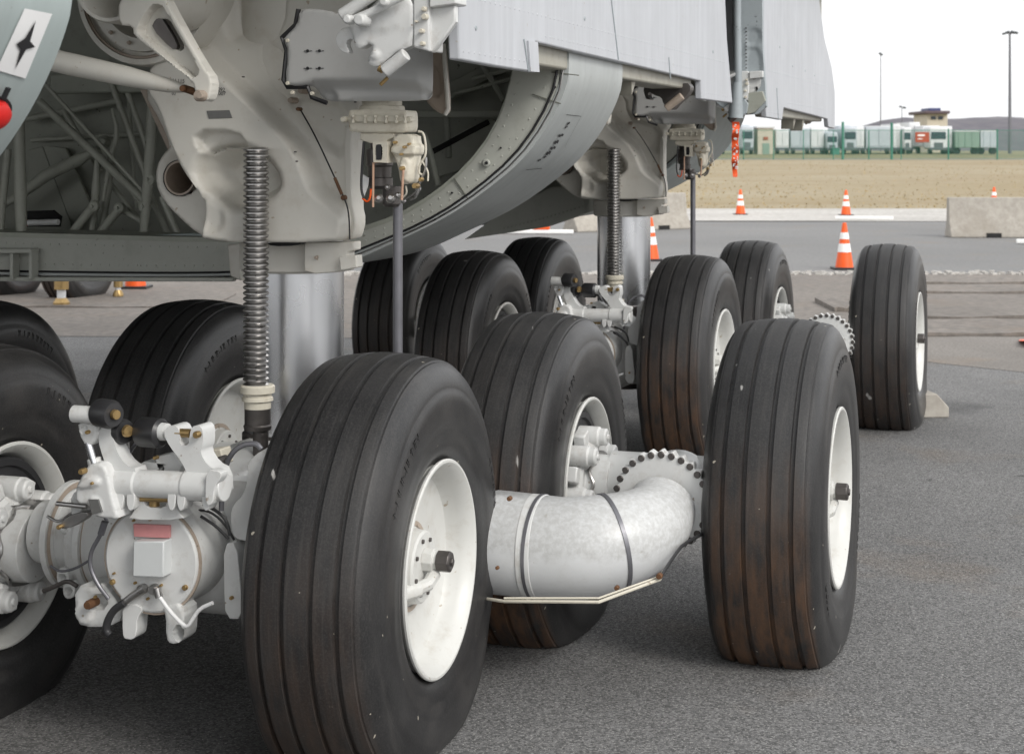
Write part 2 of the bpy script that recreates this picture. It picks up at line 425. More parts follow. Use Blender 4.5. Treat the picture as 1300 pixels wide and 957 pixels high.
def knob(m, u, v, y, r, l, n=14, mi=0, ax=(0, -1, 0)):     # a stub, r in photo pixels, l metres toward the front
    p = at(u, v, y); a = Vector(ax); rr = r * px(u, v, y)
    m.lathe([(0, rr), (l * .8, rr), (l, rr * .8)], p, a, n, mi); return m

# ------------------------------------------------------------------ ground and far setting
def sheet(name, X0, X1, Y0, Y1, z, mat, nx=1, ny=1, zf=None, jit=0):
    m = MB(); vs = []
    for j in range(ny + 1):
        for i in range(nx + 1):
            X = X0 + (X1 - X0) * i / nx; Y = Y0 + (Y1 - Y0) * j / ny
            if jit and j in (0, ny): Y += random.uniform(-jit, jit)
            vs.append(cm(X, Y, zf(X, Y) if zf else z))
    m.add(vs, [(j * (nx + 1) + i, j * (nx + 1) + i + 1, (j + 1) * (nx + 1) + i + 1, (j + 1) * (nx + 1) + i) for j in range(ny) for i in range(nx)])
    o = m.build(name, mat); o['kind'] = 'structure'; return o
def hz(X, Y): return max(0, min(1.07, (Y - 52) / 74 * 1.07)) + (0.07 * math.sin(X * .21 + Y * .1) if 56 < Y < 124 else 0)
sheet('ground', -2500, 2500, -60, 4500, -.35, 'far')
sheet('asphalt_apron', -70, 70, -40, 24.6, 0, 'asphalt')
sheet('taxiway', -120, 120, 24.6, 42.5, 0, 'taxi')
sheet('concrete_apron', -70, 70, 16.3, 24.6, .004, 'mat', 90, 4, jit=.12)
m = MB(); vs = []; N = 60
for i in range(N + 1):                                   # brown pavement painted lighter as sunlit ground; near edge wavers like the shadow edge
    X = 3.2 + 30 * i / N; Y = 13.7 + 1.6 * math.exp(-(X - 3.2) * 1.6) + .25 * math.sin(X * 1.1) + .1 * math.sin(X * 3.7)
    vs += [cm(X, Y, .0025), cm(X, 16.4, .0025)]
m.add(vs, [(2 * i, 2 * i + 2, 2 * i + 3, 2 * i + 1) for i in range(N)]); m.build('sunlit_brown_pavement', 'sunlitpave', kind='structure')
sheet('gravel_verge', -120, 120, 42.5, 51.5, .012, 'gravel', 60, 2, jit=.3)
sheet('dry_grass_field', -160, 160, 51.3, 128, 0, 'grass', 80, 40, zf=lambda X, Y: hz(X, Y) + .004)
sheet('service_road', -160, 160, 128, 140, 1.075, 'taxi')
sheet('far_grass', -300, 300, 140, 420, 1.07, 'far', 4, 40, zf=lambda X, Y: 1.07 + min(.45, max(0, (Y - 141) * .06)))
m = MB()
for i in range(6000):
    Y = 52 + 70 * random.random() ** 1.6; X = random.uniform(-.16, .34) * Y * 1.05
    h = random.uniform(.02, .07); a = random.uniform(0, 3.14); p = cm(X, Y, hz(X, Y)); d = Vector((math.cos(a), math.sin(a), 0)) * random.uniform(.02, .06)
    m.add([p - d, p + d, p + Vector((random.uniform(-.03, .03), random.uniform(-.03, .03), h))], [(0, 1, 2)])
m.build('grass_tufts', 'blade', kind='stuff')
m = MB()
for i in range(900):                                     # crumbled edge between apron and taxiway
    X = random.uniform(-5, 12); Y = 24.6 + random.gauss(0, .16); s = random.uniform(.01, .045)
    m.box(cm(X, Y, s * .3), (s * 2, s * 1.6, s), Matrix.Rotation(random.uniform(0, 3), 3, 'Z'))
m.build('crumbled_edge_gravel', 'gravel', kind='stuff')
m = MB(); vs = []; N = 160
for i in range(N + 1):
    X = -500 + 1500 * i / N
    h = (9 + 18 / (1 + math.exp(-(X - 270) / 25))) + 2.2 * math.sin(X * .021 + 1) + 1.4 * math.sin(X * .067) + random.uniform(-.7, .7)
    vs += [cm(X, 1150, -2), cm(X, 1250, h * .8), cm(X, 1330, h), cm(X, 1700, -2)]
m.add(vs, [(4 * i + k, 4 * i + 4 + k, 4 * i + 5 + k, 4 * i + 1 + k) for i in range(N) for k in range(3)])
m.build('hills', 'hill', kind='structure')

# concrete mats on the apron
def mat_plate(u0, u1, v0, v1, label, th=.03):
    o = thing('ground_mat', label, 'ground mat', gz((u0 + u1) / 2, v1), 'flat mats laid on the apron')
    d0, d1 = FPX * EYE / (v1 - YH), FPX * EYE / (v0 - YH); X0, X1 = (u0 - 650) / FPX * d1, (u1 - 650) / FPX * d1
    m = MB(); n = 12; tops = []
    for j, Y in enumerate((d0, d1)):
        for i in range(n + 1): tops.append(cm(X0 + (X1 - X0) * i / n, Y + random.uniform(-.04, .04), th + .008 * math.sin(i * 1.3 + j)))
    b = [Vector((p.x, p.y, .006)) for p in tops]; k = n + 1
    f = [(i, i + 1, k + i + 1, k + i) for i in range(n)] + [(i, 2 * k + i, 2 * k + i + 1, i + 1) for i in range(n)] + [(k + i, k + i + 1, 3 * k + i + 1, 3 * k + i) for i in range(n)] + [(0, k, 3 * k, 2 * k), (n, 2 * k + n, 3 * k + n, k + n)]
    m.add(tops + b, f); m.build('mat_board', 'mat', o)
mat_plate(1120, 1420, 352, 361, 'farthest brown ground mat, a thin strip behind the rightmost tyre')
mat_plate(1110, 1420, 364, 373, 'thin ground mat second from the taxiway edge, right of the rear tyre')
mat_plate(1090, 1420, 392, 405, 'brown ground mat with a dark open front edge, middle of the mats')
mat_plate(1100, 1420, 409, 427, 'nearest and widest ground mat, beside the orange object', .035)
mat_plate(1035, 1085, 384, 396, 'small dark ground mat between the two rear tyres', .05)
mat_plate(-60, 300, 374, 391, 'steel-grey ground mat under the beam carrying the two white posts', .02)

# barriers
def barrier(p, length, ang, label, h=.84):
    o = thing('concrete_barrier', label, 'barrier', p, 'concrete barriers on the taxiway')
    prof = [(-.30, 0), (.30, 0), (.30, .08), (.14, .33), (.09, h), (-.09, h), (-.14, .33), (-.30, .08)]
    d = Vector((math.cos(ang), math.sin(ang), 0)); nn = Vector((-d.y, d.x, 0))
    m = MB(); m.prism([Vector(p) + nn * a + Vector((0, 0, z)) for a, z in prof], d * length)
    m.build('barrier_block', 'conc', o, .02)
    for k in (.25, .75):
        s = MB(); q = Vector(p) + d * (length * k) - nn * .3 + Vector((0, 0, .05)); s.box(q, (.3, .05, .1), Matrix.Rotation(ang, 3, 'Z')); s.build('lifting_slot', 'black', o)
barrier(gz(1203, 301), 3.6, YAW - .05, 'long grey concrete barrier at the right edge of the taxiway')
barrier(gz(868, 290), -3.2, YAW + .55, 'pale concrete barrier with a white end behind the rear gear rod')

# cones
def cone(p, label, s=1.0):
    o = thing('traffic_cone', label, 'cone', p, 'orange traffic cones'); p = Vector(p)
    m = MB(); m.box(p + Vector((0, 0, .02)), (.38 * s, .38 * s, .035), Matrix.Rotation(.3, 3, 'Z')); m.build('cone_base', 'seal', o, .006)
    r = lambda z: (.145 - (.145 - .03) * z / .72) * s
    m = MB(); m.lathe([(.035, r(.03)), (.72 * s, r(.72)), (.722 * s, .012)], p, (0, 0, 1), 24); m.build('cone_body', 'orange', o)
    for a, b in ((.27, .40), (.47, .57)):
        m = MB(); m.lathe([(a * s, r(a) + .002), (a * s, r(a) + .005), (b * s, r(b) + .005), (b * s, r(b) + .002)], p, (0, 0, 1), 24, cap=False); m.build('reflective_band', 'cwhite', o)
cone(gz(1072, 342), 'nearest traffic cone, standing just left of the rear outer tyre top')
cone(gz(1074, 274), 'small far cone directly above the nearest cone, at the gravel edge')
cone(gz(826, 331), 'traffic cone half hidden right of the rear chrome strut')
cone(gz(940, 273), 'far cone alone on the taxiway left of the others')
cone(gz(1262, 268), 'cone whose tip alone peeks over the right concrete barrier', 1.0)
o = thing('orange_block', 'flat orange block at the right edge beside the mats', 'block', gz(1304, 433))
m = MB(); m.prism([gz(1293, 433, .004), gz(1322, 434, .004), gz(1322, 434, .07), gz(1302, 433, .07), gz(1294, 433, .03)], (0, .16, 0)); m.build('block_body', 'orange', o, .01)
cone(gz(172, 366), 'orange cone seen under the beam behind the white posts', 1.0)
# marker boards
def marker(u0, u1, v, label, bits):
    a, b = gz(u0, v), gz(u1, v + .6); o = thing('marker_board', label, 'marker board', a, 'white marker boards on the taxiway')
    d = (b - a); L = d.length; d.normalize(); ang = math.atan2(d.y, d.x)
    m = MB(); m.box(a + d * L / 2 + Vector((0, 0, .055)), (L, .12, .09), Matrix.Rotation(ang, 3, 'Z')); m.build('board', 'cwhite', o, .02)
    for k in bits:
        m = MB(); m.box(a + d * L * k + Vector((0, 0, .14)), (.36, .14, .08), Matrix.Rotation(ang, 3, 'Z')); m.build('flasher', 'orange', o, .02)
marker(1060, 1134, 279, 'white marker board lying behind the nearest cone', ())
marker(622, 728, 297, 'white marker board with an orange flasher behind the far tyres', (.3, .62))
marker(1290, 1330, 310, 'white marker board cut by the right edge below the barrier', ())

# jack posts under the beam
for u, v, t, r, lab in ((78, 389, 350, .033, 'thick white post with brown collar under the beam'), (150, 378, 348, .022, 'slim grey post on a brown foot under the beam')):
    p = gz(u, v); s = Y = (p.x * -SA + p.y * CA); z1 = EYE - (t - YH) * Y / FPX
    o = thing('support_post', lab, 'post', p, 'posts under the beam')
    m = MB(); m.tube([p + Vector((0, 0, .02)), p + Vector((0, 0, z1))], r * 1.6, 16); m.build('shaft', 'truckw', o)
    m = MB(); m.lathe([(0, r * 3), (.03, r * 3), (.08, r * 1.8)], p + Vector((0, 0, .02)), (0, 0, 1), 16); m.build('foot', 'brass', o)
    m = MB(); m.lathe([(z1 - .16, r * 2.6), (z1 - .06, r * 2.6), (z1 - .05, r * 1.7)], p, (0, 0, 1), 16); m.build('collar', 'brass', o)

# far things
VY = 147.0; VZ = 1.40; PXV = VY / FPX
def fx(u, Y=VY): return (u - 650) / FPX * Y
def fzv(v, Y=VY): return EYE - (v - YH) / FPX * Y
RY = Matrix.Rotation(YAW, 3, 'Z')
def vehicle(u0, u1, vt, mat, label, cat, name, Y=VY, kind='box', group='vehicles parked behind the fence'):
    X0, X1 = fx(u0, Y), fx(u1, Y); zt = fzv(vt, Y); wd = X1 - X0; c = cm((X0 + X1) / 2, Y, VZ)
    o = thing(name, label, cat, c, group)
    def bx(nm, x, y, z, dx, dy, dz, mt, bv=.05):
        m = MB(); m.box(c + RY @ Vector((x, y, z)), (dx, dy, dz), RY); m.build(nm, mt, o, bv)
    h = zt - VZ
    if kind == 'box':
        bx('cargo_box', 0, 3.2, .55 + (h - .55) / 2, wd, 5.2, h - .55, mat); bx('roof_rail', 0, 3.2, h + .03, wd * .96, 5.1, .06, 'truckw', .01)
        bx('rear_door', -wd * .25, .57, .75 + (h - .9) / 2, wd * .45, .05, h - .9, mat, .01); bx('rear_door', wd * .25, .57, .75 + (h - .9) / 2, wd * .45, .05, h - .9, mat, .01)
        bx('bumper', 0, .6, .55, wd * .9, .2, .15, 'lamp', .02)
    elif kind == 'cab':
        bx('cab', 0, 1.1, .5 + (h - .5) / 2, wd, 2.2, h - .5, mat, .15); bx('windscreen', 0, -.01, h * .68, wd * .82, .06, h * .26, 'glass', .02)
        bx('grille', 0, -.02, h * .33, wd * .5, .06, h * .2, 'lamp', .02); bx('bumper', 0, -.05, .5, wd * .98, .2, .25, 'lamp', .04)
        bx('cargo_box', 0, 5, .7 + (h * 1.05 - .7) / 2, wd * .98, 5, h * 1.05 - .7, mat)
    else:                                                 # side view trailer
        bx('cargo_box', 0, 1.25, .6 + (h - .6) / 2, wd, 2.4, h - .6, mat); bx('roof_rail', 0, 1.25, h + .05, wd * 1.01, 2.45, .14, 'truckw', .02)
        for k in range(int(wd / .6)): bx('side_rib', -wd / 2 + .3 + k * .6, .03, .6 + (h - .6) / 2, .06, .05, h - .7, mat, .01)
    for x in (-wd * .36, wd * .36):
        m = MB(); q = c + RY @ Vector((x, .75, .33))
        m.lathe([(-.14, .33), (.14, .33)], q, RY @ Vector((0 if kind == 'side' else 1, 1 if kind == 'side' else 0, 0)), 14); m.build('wheel', 'seal', o)
V = vehicle
V(872, 902, 160, 'truckw', 'white box truck glimpsed left of the orange streamer', 'truck', 'box_truck', kind='cab')
V(903, 921, 166, 'truckw', 'narrow white truck just left of the orange streamer', 'truck', 'box_truck')
V(941, 957, 160, 'truckg', 'grey van right behind the orange streamer', 'van', 'van', kind='cab')
V(986, 1003, 165, 'truckw', 'white van right of the beige hut', 'van', 'van')
V(1005, 1030, 163, 'truckg', 'pale grey box truck under the rear door hook', 'truck', 'box_truck')
V(1031, 1048, 163, 'truckw', 'bright white box truck below the aft door corner', 'truck', 'box_truck')
V(1049, 1064, 168, 'truckg', 'grey truck with a dark windscreen right of the aft door', 'truck', 'box_truck', kind='cab')
V(1071, 1088, 161, 'truckg', 'pale grey truck behind the left gate post', 'truck', 'box_truck', kind='cab')
V(1089, 1099, 161, 'truckw', 'narrow white truck between the gate posts', 'truck', 'box_truck')
V(1101, 1133, 161, 'truckg', 'wide grey truck filling the middle of the gate', 'truck', 'box_truck')
V(1136, 1145, 158, 'truckw', 'tall narrow white truck right of the gate', 'truck', 'box_truck')
V(1147, 1157, 162, 'truckw', 'white truck with dark windscreen left of the red sign', 'truck', 'box_truck', kind='cab')
V(1156, 1170, 156, 'truckw', 'tall white truck behind the red sign', 'truck', 'box_truck', Y=152)
V(1180, 1203, 161, 'truckw', 'wide white truck with windscreen below the control building', 'truck', 'box_truck', kind='cab')
V(1203, 1211, 161, 'truckw', 'narrow white truck beside the green trailer', 'truck', 'box_truck')
V(1213, 1244, 167, 'truckgr', 'long green trailer with white roof', 'trailer', 'trailer', kind='side')
V(1245, 1266, 167, 'truckg', 'grey trailer with white roof, rightmost in the row', 'trailer', 'trailer', kind='side')
def far_box(name, label, cat, u0, u1, v0, v1, mat, Y=VY, dep=2.5, extra=()):
    X0, X1 = fx(u0, Y), fx(u1, Y); c = cm((X0 + X1) / 2, Y, fzv(v1, Y)); o = thing(name, label, cat, c)
    def bx(nm, a0, a1, b0, b1, y, dy, mt, bv=.03):
        m = MB(); m.box(cm((fx(a0, Y) + fx(a1, Y)) / 2, Y + y, (fzv(b0, Y) + fzv(b1, Y)) / 2), (fx(a1, Y) - fx(a0, Y), dy, fzv(b0, Y) - fzv(b1, Y)), RY); m.build(nm, mt, o, bv)
    bx('wall', u0, u1, v0, v1, dep / 2, dep, mat)
    for e in extra: bx(*e)
far_box('hut', 'small beige hut with a red notice behind the fence', 'hut', 962, 982, 163, 200, 'beige', extra=(('roof', 960, 984, 160, 163, 1.25, 2.8, 'truckw'), ('notice', 969, 975, 174, 178, -.05, .06, 'sign'), ('door', 968, 977, 182, 199, -.03, .05, 'truckgr')))
far_box('waste_container', 'bright green waste container beside the gate', 'container', 1057, 1066, 189, 199, 'fence', 146, 1.2, extra=(('lid', 1056.5, 1066.5, 188, 189.2, .6, 1.3, 'fence'),))
far_box('control_building', 'beige control building with dark red roof and blue rooftop unit', 'building', 1177, 1203, 143, 198, 'beige', 240, 8, extra=(('roof', 1172, 1204, 141, 145, 4, 10, 'roofd', .1), ('rooftop_unit', 1183, 1198, 137, 141, 4, 5, 'blue', .1), ('window', 1182, 1188, 148, 152, -.05, .2, 'glass'), ('window', 1191, 1197, 148, 152, -.05, .2, 'glass')))
far_box('notice_board', 'brown-red notice board hung on the fence', 'sign', 1162, 1180, 168, 181, 'sign', 125.6, .08, extra=(('lettering', 1165, 1174, 171, 173, -.02, .02, 'cwhite', 0), ('lettering', 1165, 1171, 176, 177, -.02, .02, 'cwhite', 0)))
def pole(u, vb, vt, Y, r, label, heads):
    b = cm(fx(u, Y), Y, .2 if Y > 200 else 1.0); zt = fzv(vt, Y); o = thing('light_pole', label, 'light pole', b, 'tall light poles')
    m = MB(); m.tube([b, Vector((b.x, b.y, zt))], [r * 1.1, r * .6], 10); m.build('mast', 'pole', o)
    for dx, dz, s in heads:
        m = MB(); q = cm(fx(u + dx, Y), Y, zt + dz * Y / FPX)
        m.box(q, (s * Y / FPX, .5, s * .6 * Y / FPX), RY @ Matrix.Rotation(.3 if dx > 0 else -.3, 3, 'Y')); m.build('lamp_head', 'lamp', o, .05)
    m = MB(); m.cyl(cm(fx(u + min(h[0] for h in heads), Y), Y, zt - .1), cm(fx(u + max(h[0] for h in heads), Y), Y, zt - .1), r * .5, 8); m.build('crossarm', 'pole', o)
pole(1118, 200, 68, 230, .09, 'thin pale light pole with one small lamp', ((-1, 0, 3), (1, -1.5, 3.5)))
pole(1145, 200, 136, 300, .1, 'short light pole with two lamps left of the control building', ((-2, .5, 3), (3, -1, 4)))
pole(1282, 200, 41, 150, .16, 'tallest light pole with four lamps at the right edge', ((-7, -2, 4.5), (-3, 0, 4), (3.5, 0, 4.5), (8, -1, 4.5)))
# fence
FY = 126.0
fo = thing('chain_link_fence', 'long dark green chain-link fence across the far side of the dry grass', 'fence', cm(fx(1100, FY), FY, 1.07))
def fpost(u, vt, r, mt='fence'):
    m = MB(); m.tube([cm(fx(u, FY), FY, .95), cm(fx(u, FY), FY, fzv(vt, FY))], r, 8); m.build('fence_post', mt, fo)
for u in range(640, 1066, 38): fpost(u, 166, .04)
for u, vt, r in ((1070, 155, .10), (1103, 166, .05), (1132, 156, .10), (1144, 165, .04), (1204, 164, .06), (1266, 164, .06), (1330, 164, .06)): fpost(u, vt, r)
for v0 in (166, 204):
    m = MB(); m.cyl(cm(fx(600, FY), FY, fzv(v0, FY) + (.02 if v0 > 200 else 0)), cm(fx(1400, FY), FY, fzv(v0, FY) + .02), .03, 6); m.build('fence_rail', 'fence', fo)
m = MB()
for k in range(420):                                      # mesh wires, thinned
    u = 600 + k * 1.9; d = 18
    for s in (-1, 1): m.cyl(cm(fx(u, FY), FY, fzv(203, FY)), cm(fx(u + s * d, FY), FY, fzv(167, FY)), .008, 3)
m.build('fence_mesh', 'fence', fo, kind='stuff')

# ================================================================== the aircraft
AO = Vector((-4, 7, 0))
AC = thing('transport_aircraft', 'grey military transport aircraft standing on its many-wheeled main landing gear with gear doors open', 'aircraft', AO)

# --- cross-section of the body side, measured on the forward frame
CURVE = [(-8.5, 1.28), (-4.3, 1.296), (-3.9, 1.302), (-3.4, 1.312), (-3.07, 1.328), (-2.758, 1.381), (-2.622, 1.425), (-2.488, 1.486), (-2.355, 1.545), (-2.225, 1.612), (-2.096, 1.699), (-1.968, 1.799), (-1.874, 1.91), (-1.805, 2.029), (-1.765, 2.147), (-1.79, 2.4), (-1.83, 2.7), (-1.84, 3.05)]
UPPER = [(-1.84, 3.05), (-1.78, 3.4), (-1.72, 3.9), (-1.75, 4.5), (-2.2, 5.2), (-3.2, 6.6), (-4.6, 7.9), (-6.5, 8.6), (-8.5, 8.6)]
def smooth_open(p, n):
    for _ in range(n):
        q = [p[0]]
        for a, b in zip(p, p[1:]): q += [(a[0] * .75 + b[0] * .25, a[1] * .75 + b[1] * .25), (a[0] * .25 + b[0] * .75, a[1] * .25 + b[1] * .75)]
        p = q + [p[-1]]
    return p
CS = smooth_open(CURVE, 2)
def skin_seg(name, curve, y0, y1, mat, th=.03, dx=0, **props):
    """a strip of body skin with thickness, bent along the section"""
    n = len(curve); m = MB(); vs = []
    c = np.array(curve); t = np.gradient(c, axis=0); nn = np.c_[-t[:, 1], t[:, 0]]; nn /= np.linalg.norm(nn, axis=1)[:, None]
    inn = c + nn * th
    for y in (y0, y1):
        for q in c: vs.append((q[0] + dx, y, q[1]))
        for q in inn: vs.append((q[0] + dx, y, q[1]))
    f = []
    for i in range(n - 1):
        f += [(i, i + 1, 2 * n + i + 1, 2 * n + i), (n + i, 3 * n + i, 3 * n + i + 1, n + i + 1), (i, n + i, n + i + 1, i + 1), (2 * n + i, 2 * n + i + 1, 3 * n + i + 1, 3 * n + i)]
    f += [(0, 2 * n, 3 * n, n), (n - 1, 2 * n - 1, 4 * n - 1, 3 * n - 1)]
    m.add(vs, f); return m.build(name, mat, AC, 0, 30, **props)
skin_seg('skin_panel', CS, -3, 2.7, 'skin', label='curved blue-grey skin panel with star decal in the top left corner')
skin_seg('skin_panel', CS, 6.0, 6.8, 'band', label='curved blue-grey skin band between the two wheel wells')
skin_seg('skin_panel', CS, 11.1, 12.4, 'skin', dx=-.5, label='rear grey skin panel behind the aft gear')
skin_seg('fuselage_side', UPPER, -3, 12.4, 'skin2')
def web(name, y, dx, mat, th=.05):
    """ring frame: web between the outer skin line and an inner line"""
    inner = [(-8.5, 1.50), (-3.9, 1.475), (-3.2, 1.47), (-2.70, 1.505), (-2.48, 1.57), (-2.28, 1.69), (-2.14, 1.82), (-2.05, 1.96), (-2.0, 2.13), (-1.95, 2.4), (-1.9, 2.7), (-1.85, 3.05)]
    inner = smooth_open(inner, 2); a = resample(CS + CS[::-1], .05)
    def rs(c, n=90):
        c = np.array(c); d = np.r_[0, np.cumsum(np.linalg.norm(np.diff(c, axis=0), axis=1))]; t = np.linspace(0, d[-1], n)
        return np.c_[np.interp(t, d, c[:, 0]), np.interp(t, d, c[:, 1])]
    o, i = rs(CS) , rs(inner); n = len(o); vs = []; nn = o - i; nn /= np.linalg.norm(nn, axis=1)[:, None]; o = o - nn * .032
    for yy in (y, y + th):
        vs += [(q[0] + dx, yy, q[1]) for q in o] + [(q[0] + dx, yy, q[1]) for q in i]
    f = []
    for k in range(n - 1):
        f += [(k, k + 1, n + k + 1, n + k), (2 * n + k, 3 * n + k, 3 * n + k + 1, 2 * n + k + 1), (k, 2 * n + k, 2 * n + k + 1, k + 1), (n + k, n + k + 1, 3 * n + k + 1, 3 * n + k)]
    m = MB(); m.add(vs, f); ob = m.build(name, mat, AC, 0, 30)
    fl = MB(); vs = []                                   # inner flange going aft
    for q in i: vs += [(q[0] + dx, y + .004, q[1]), (q[0] + dx, y + .30, q[1]), (q[0] + dx - .0, y + .30, q[1] + .02), (q[0] + dx, y + .004, q[1] + .02)]
    f = [(4 * k + a, 4 * k + 4 + a, 4 * k + 4 + (a + 1) % 4, 4 * k + (a + 1) % 4) for k in range(n - 1) for a in range(4)]
    fl.add(vs, f); fl.build('frame_flange', 'green', AC, 0, 30)
    sl = MB(); P = [(q[0] + dx, y - .006, q[1]) for q in (o - nn * .012)]
    sl.tube(P, .005, 6); sl.build('black_seal_strip', 'seal', AC)
    sl = MB(); P = [(q[0] + dx, y - .004, q[1]) for q in (o + nn * .012)]
    sl.tube(P, .004, 6); sl.build('bright_edge_strip', 'steel', AC)
    rv = MB()                                            # rivet rows
    for k in range(0, n, 1):
        for q in ((o[k] - nn[k] * .05), (i[k] + nn[k] * .03)):
            for s in (0, .5):
                k2 = min(k + 1, n - 1); c = q * (1 - s) + ((o[k2] - nn[k2] * .05) if abs(q[0] - o[k][0]) < abs(q[0] - i[k][0]) else (i[k2] + nn[k2] * .03)) * s
                rv.lathe([(0, .0045), (.0025, .003)], (c[0] + dx, y, c[1]), (0, -1, 0), 6)
    rv.build('rivet_rows', mat, AC, kind='stuff')
    return ob
web('ring_frame', 6.004, 0, 'web')
web('ring_frame', 11.104, -.5, 'web')
# access lines and fittings on the forward ring frame
m = MB()
for a, b in (((576, 226), (594, 252)), ((700, 92), (735, 96)), ((676, 120), (712, 132))):
    p, q = at(*a, 6.0), at(*b, 6.0); m.box((p + q) / 2, ((q - p).length, .004, .004), Matrix.Rotation(-math.atan2((q - p).z, (q - p).x), 3, 'Y'))
m.split('panel_seam', 'dark', AC)
m = MB(); knob(m, 618, 207, 6.0, 5, .012); m.build('drain_boss', 'web', AC)
m = MB(); knob(m, 618, 207, 5.99, 2, .008); m.build('drain_plug', 'ink', AC)
for u, v in ((636, 188), (574, 245), (705, 111)):
    m = MB(); knob(m, u, v, 6.002, 1.3, .006); m.split('screw_head', 'ink', AC)

# --- print on the skins
def on_skin(u, v, lift=.002):
    r = ray(u, v); c = np.array(CS); lo = .3; t = lo
    def f(t):
        z = EYE + r.z * t; x = r.x * t; return x - np.interp(z, c[:, 1], c[:, 0])
    lo, hi = .5, 12.0
    for _ in range(50):
        mid = (lo + hi) / 2
        if f(mid) > 0: lo = mid
        else: hi = mid
    p = r * lo; p.z += EYE; return p + Vector((.8, 0, -.55)) * lift
def patch(name, poly, mat, lift, n=6):
    m = MB(); (a, b, c, d) = poly; vs = []
    for j in range(n + 1):
        for i in range(n + 1):
            s, t = i / n, j / n
            q = [(a[k] * (1 - s) + b[k] * s) * (1 - t) + (d[k] * (1 - s) + c[k] * s) * t for k in (0, 1)]
            vs.append(on_skin(q[0], q[1], lift))
    m.add(vs, [(j * (n + 1) + i, j * (n + 1) + i + 1, (j + 1) * (n + 1) + i + 1, (j + 1) * (n + 1) + i) for j in range(n) for i in range(n)])
    return m.build(name, mat, AC)
patch('star_decal', [(30, 10), (65, 17), (31, 99), (-6, 88)], 'decal', .003)
# four-pointed star: tips measured on the decal
tips = [(43, 24), (35.5, 50.5), (42, 58), (30.5, 61), (16.5, 86), (23.5, 61.5), (18, 54), (29, 47)]
vs = [on_skin(30, 55, .006)] + [on_skin(u, v, .006) for u, v in tips]
m = MB(); m.add(vs, [(0, i + 1, (i + 1) % 8 + 1) for i in range(8)]); m.build('star_mark', 'ink', AC)
def stencil(quads, lift=.004):
    m = MB()
    for q in quads: m.add([on_skin(u, v, lift) for u, v in q], [(0, 1, 2, 3)])
    return m.build('stencil_marks', 'ink', AC)
qs = []
for u, v, w_, h_ in ((720, 155, 3, 4), (717, 160, 3, 3), (709, 170, 6, 4), (704, 178, 5, 5), (699, 186, 6, 4), (694, 192, 5, 5), (690, 198, 3, 3), (683, 202, 3, 3)):
    for k in range(2): qs.append([(u + k * w_ * .6, v - k), (u + k * w_ * .6 + w_ * .4, v - k + 1), (u + k * w_ * .6 + w_ * .4 - h_ * .4, v - k + h_), (u + k * w_ * .6 - h_ * .4, v - k + h_ - 1)])
for a, b in (((718, 145), (737, 147)), ((737, 147), (716, 186)), ((667, 215), (687, 213))): qs.append([a, b, (b[0] - .2, b[1] + .7), (a[0] - .2, a[1] + .7)])
stencil(qs)
# red protective cover with its tab
p = on_skin(-10, 142); m = MB(); nrm = Vector((.72, -.3, -.55)).normalized()
m.lathe([(-.02, .028), (.006, .03), (.02, .028), (.03, .016), (.032, .004)], p, nrm, 24); cv = m.build('light_cover', 'red', AC, label='round red protective cover on the left skin panel')
m = MB(); q = on_skin(2, 114, .012); m.box(q, (.006, .01, .022), Matrix.Rotation(.5, 3, 'Y')); m.build('cover_tab', 'ink', AC)
m = MB(); m.lathe([(0, .036), (.004, .036)], p, nrm, 24); m.build('cover_seat', 'seal', AC)

# --- wheel wells
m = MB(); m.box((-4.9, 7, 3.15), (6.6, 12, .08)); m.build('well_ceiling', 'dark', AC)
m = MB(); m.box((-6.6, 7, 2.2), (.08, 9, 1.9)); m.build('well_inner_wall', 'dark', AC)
for yy, dd in ((6.72, 0), (12.3, -.5)):
    m = MB(); m.prism([(x + dd - .03, yy, z + .02) for x, z in CS[::3]] + [(-8.5, yy, 3.05)], (0, .03, 0)); m.build('well_rear_wall', 'olive', AC)
m = MB()
for uv, y in (([(54, 185), (83, 188), (115, 260), (95, 290), (85, 270)], 6.66), ([(36, 190), (54, 186), (84, 268), (95, 300), (33, 300)], 6.70)):
    m = MB(); m.prism([at(u, v, y) for u, v in uv], (0, .02, 0)); m.build('well_panel', 'olive', AC, .004)
m = MB(); m.box((at(75, 104, 6.5) + at(185, 108, 6.5)) / 2, (.5, .08, .09)); m.build('cross_beam', 'green', AC, .01)
m = MB(); m.prism([at(u, v, 6.6) for u, v in ((540, 120), (630, 75), (640, 90), (555, 135))], (0, .05, 0)); m.build('well_stiffener', 'olive', AC, .004)
m = MB(); m.prism([at(u, v, 6.62) for u, v in ((545, 188), (600, 160), (625, 150), (640, 165), (590, 215), (556, 225))], (0, .03, 0)); m.build('well_panel', 'truss', AC, .004)
m = MB(); m.box((at(570, 147, 6.5) + at(622, 143, 6.5)) / 2, (.5, .06, .03)); m.build('cross_beam', 'green', AC, .005)
m = MB(); m.tube([at(545, 195, 6.4), at(620, 155, 6.4)], .012, 8); m.build('black_pipe', 'black', AC)
for (a, b, r) in (((562, 60), (570, 200), 4), ((600, 100), (660, 85), 3), ((575, 120), (650, 100), 2.5), ((610, 78), (640, 128), 4)):
    m = MB(); m.tube([at(*a, 6.55), at(*b, 6.5)], r * px(*a, 6.5), 10); m.build('well_strut', 'green', AC)
m = MB(); m.tube([at(537, 170, 6.2), at(545, 190, 6.2), at(553, 222, 6.2), at(556, 236, 6.2)], .014, 10, smooth=1); m.build('well_strut', 'green', AC)
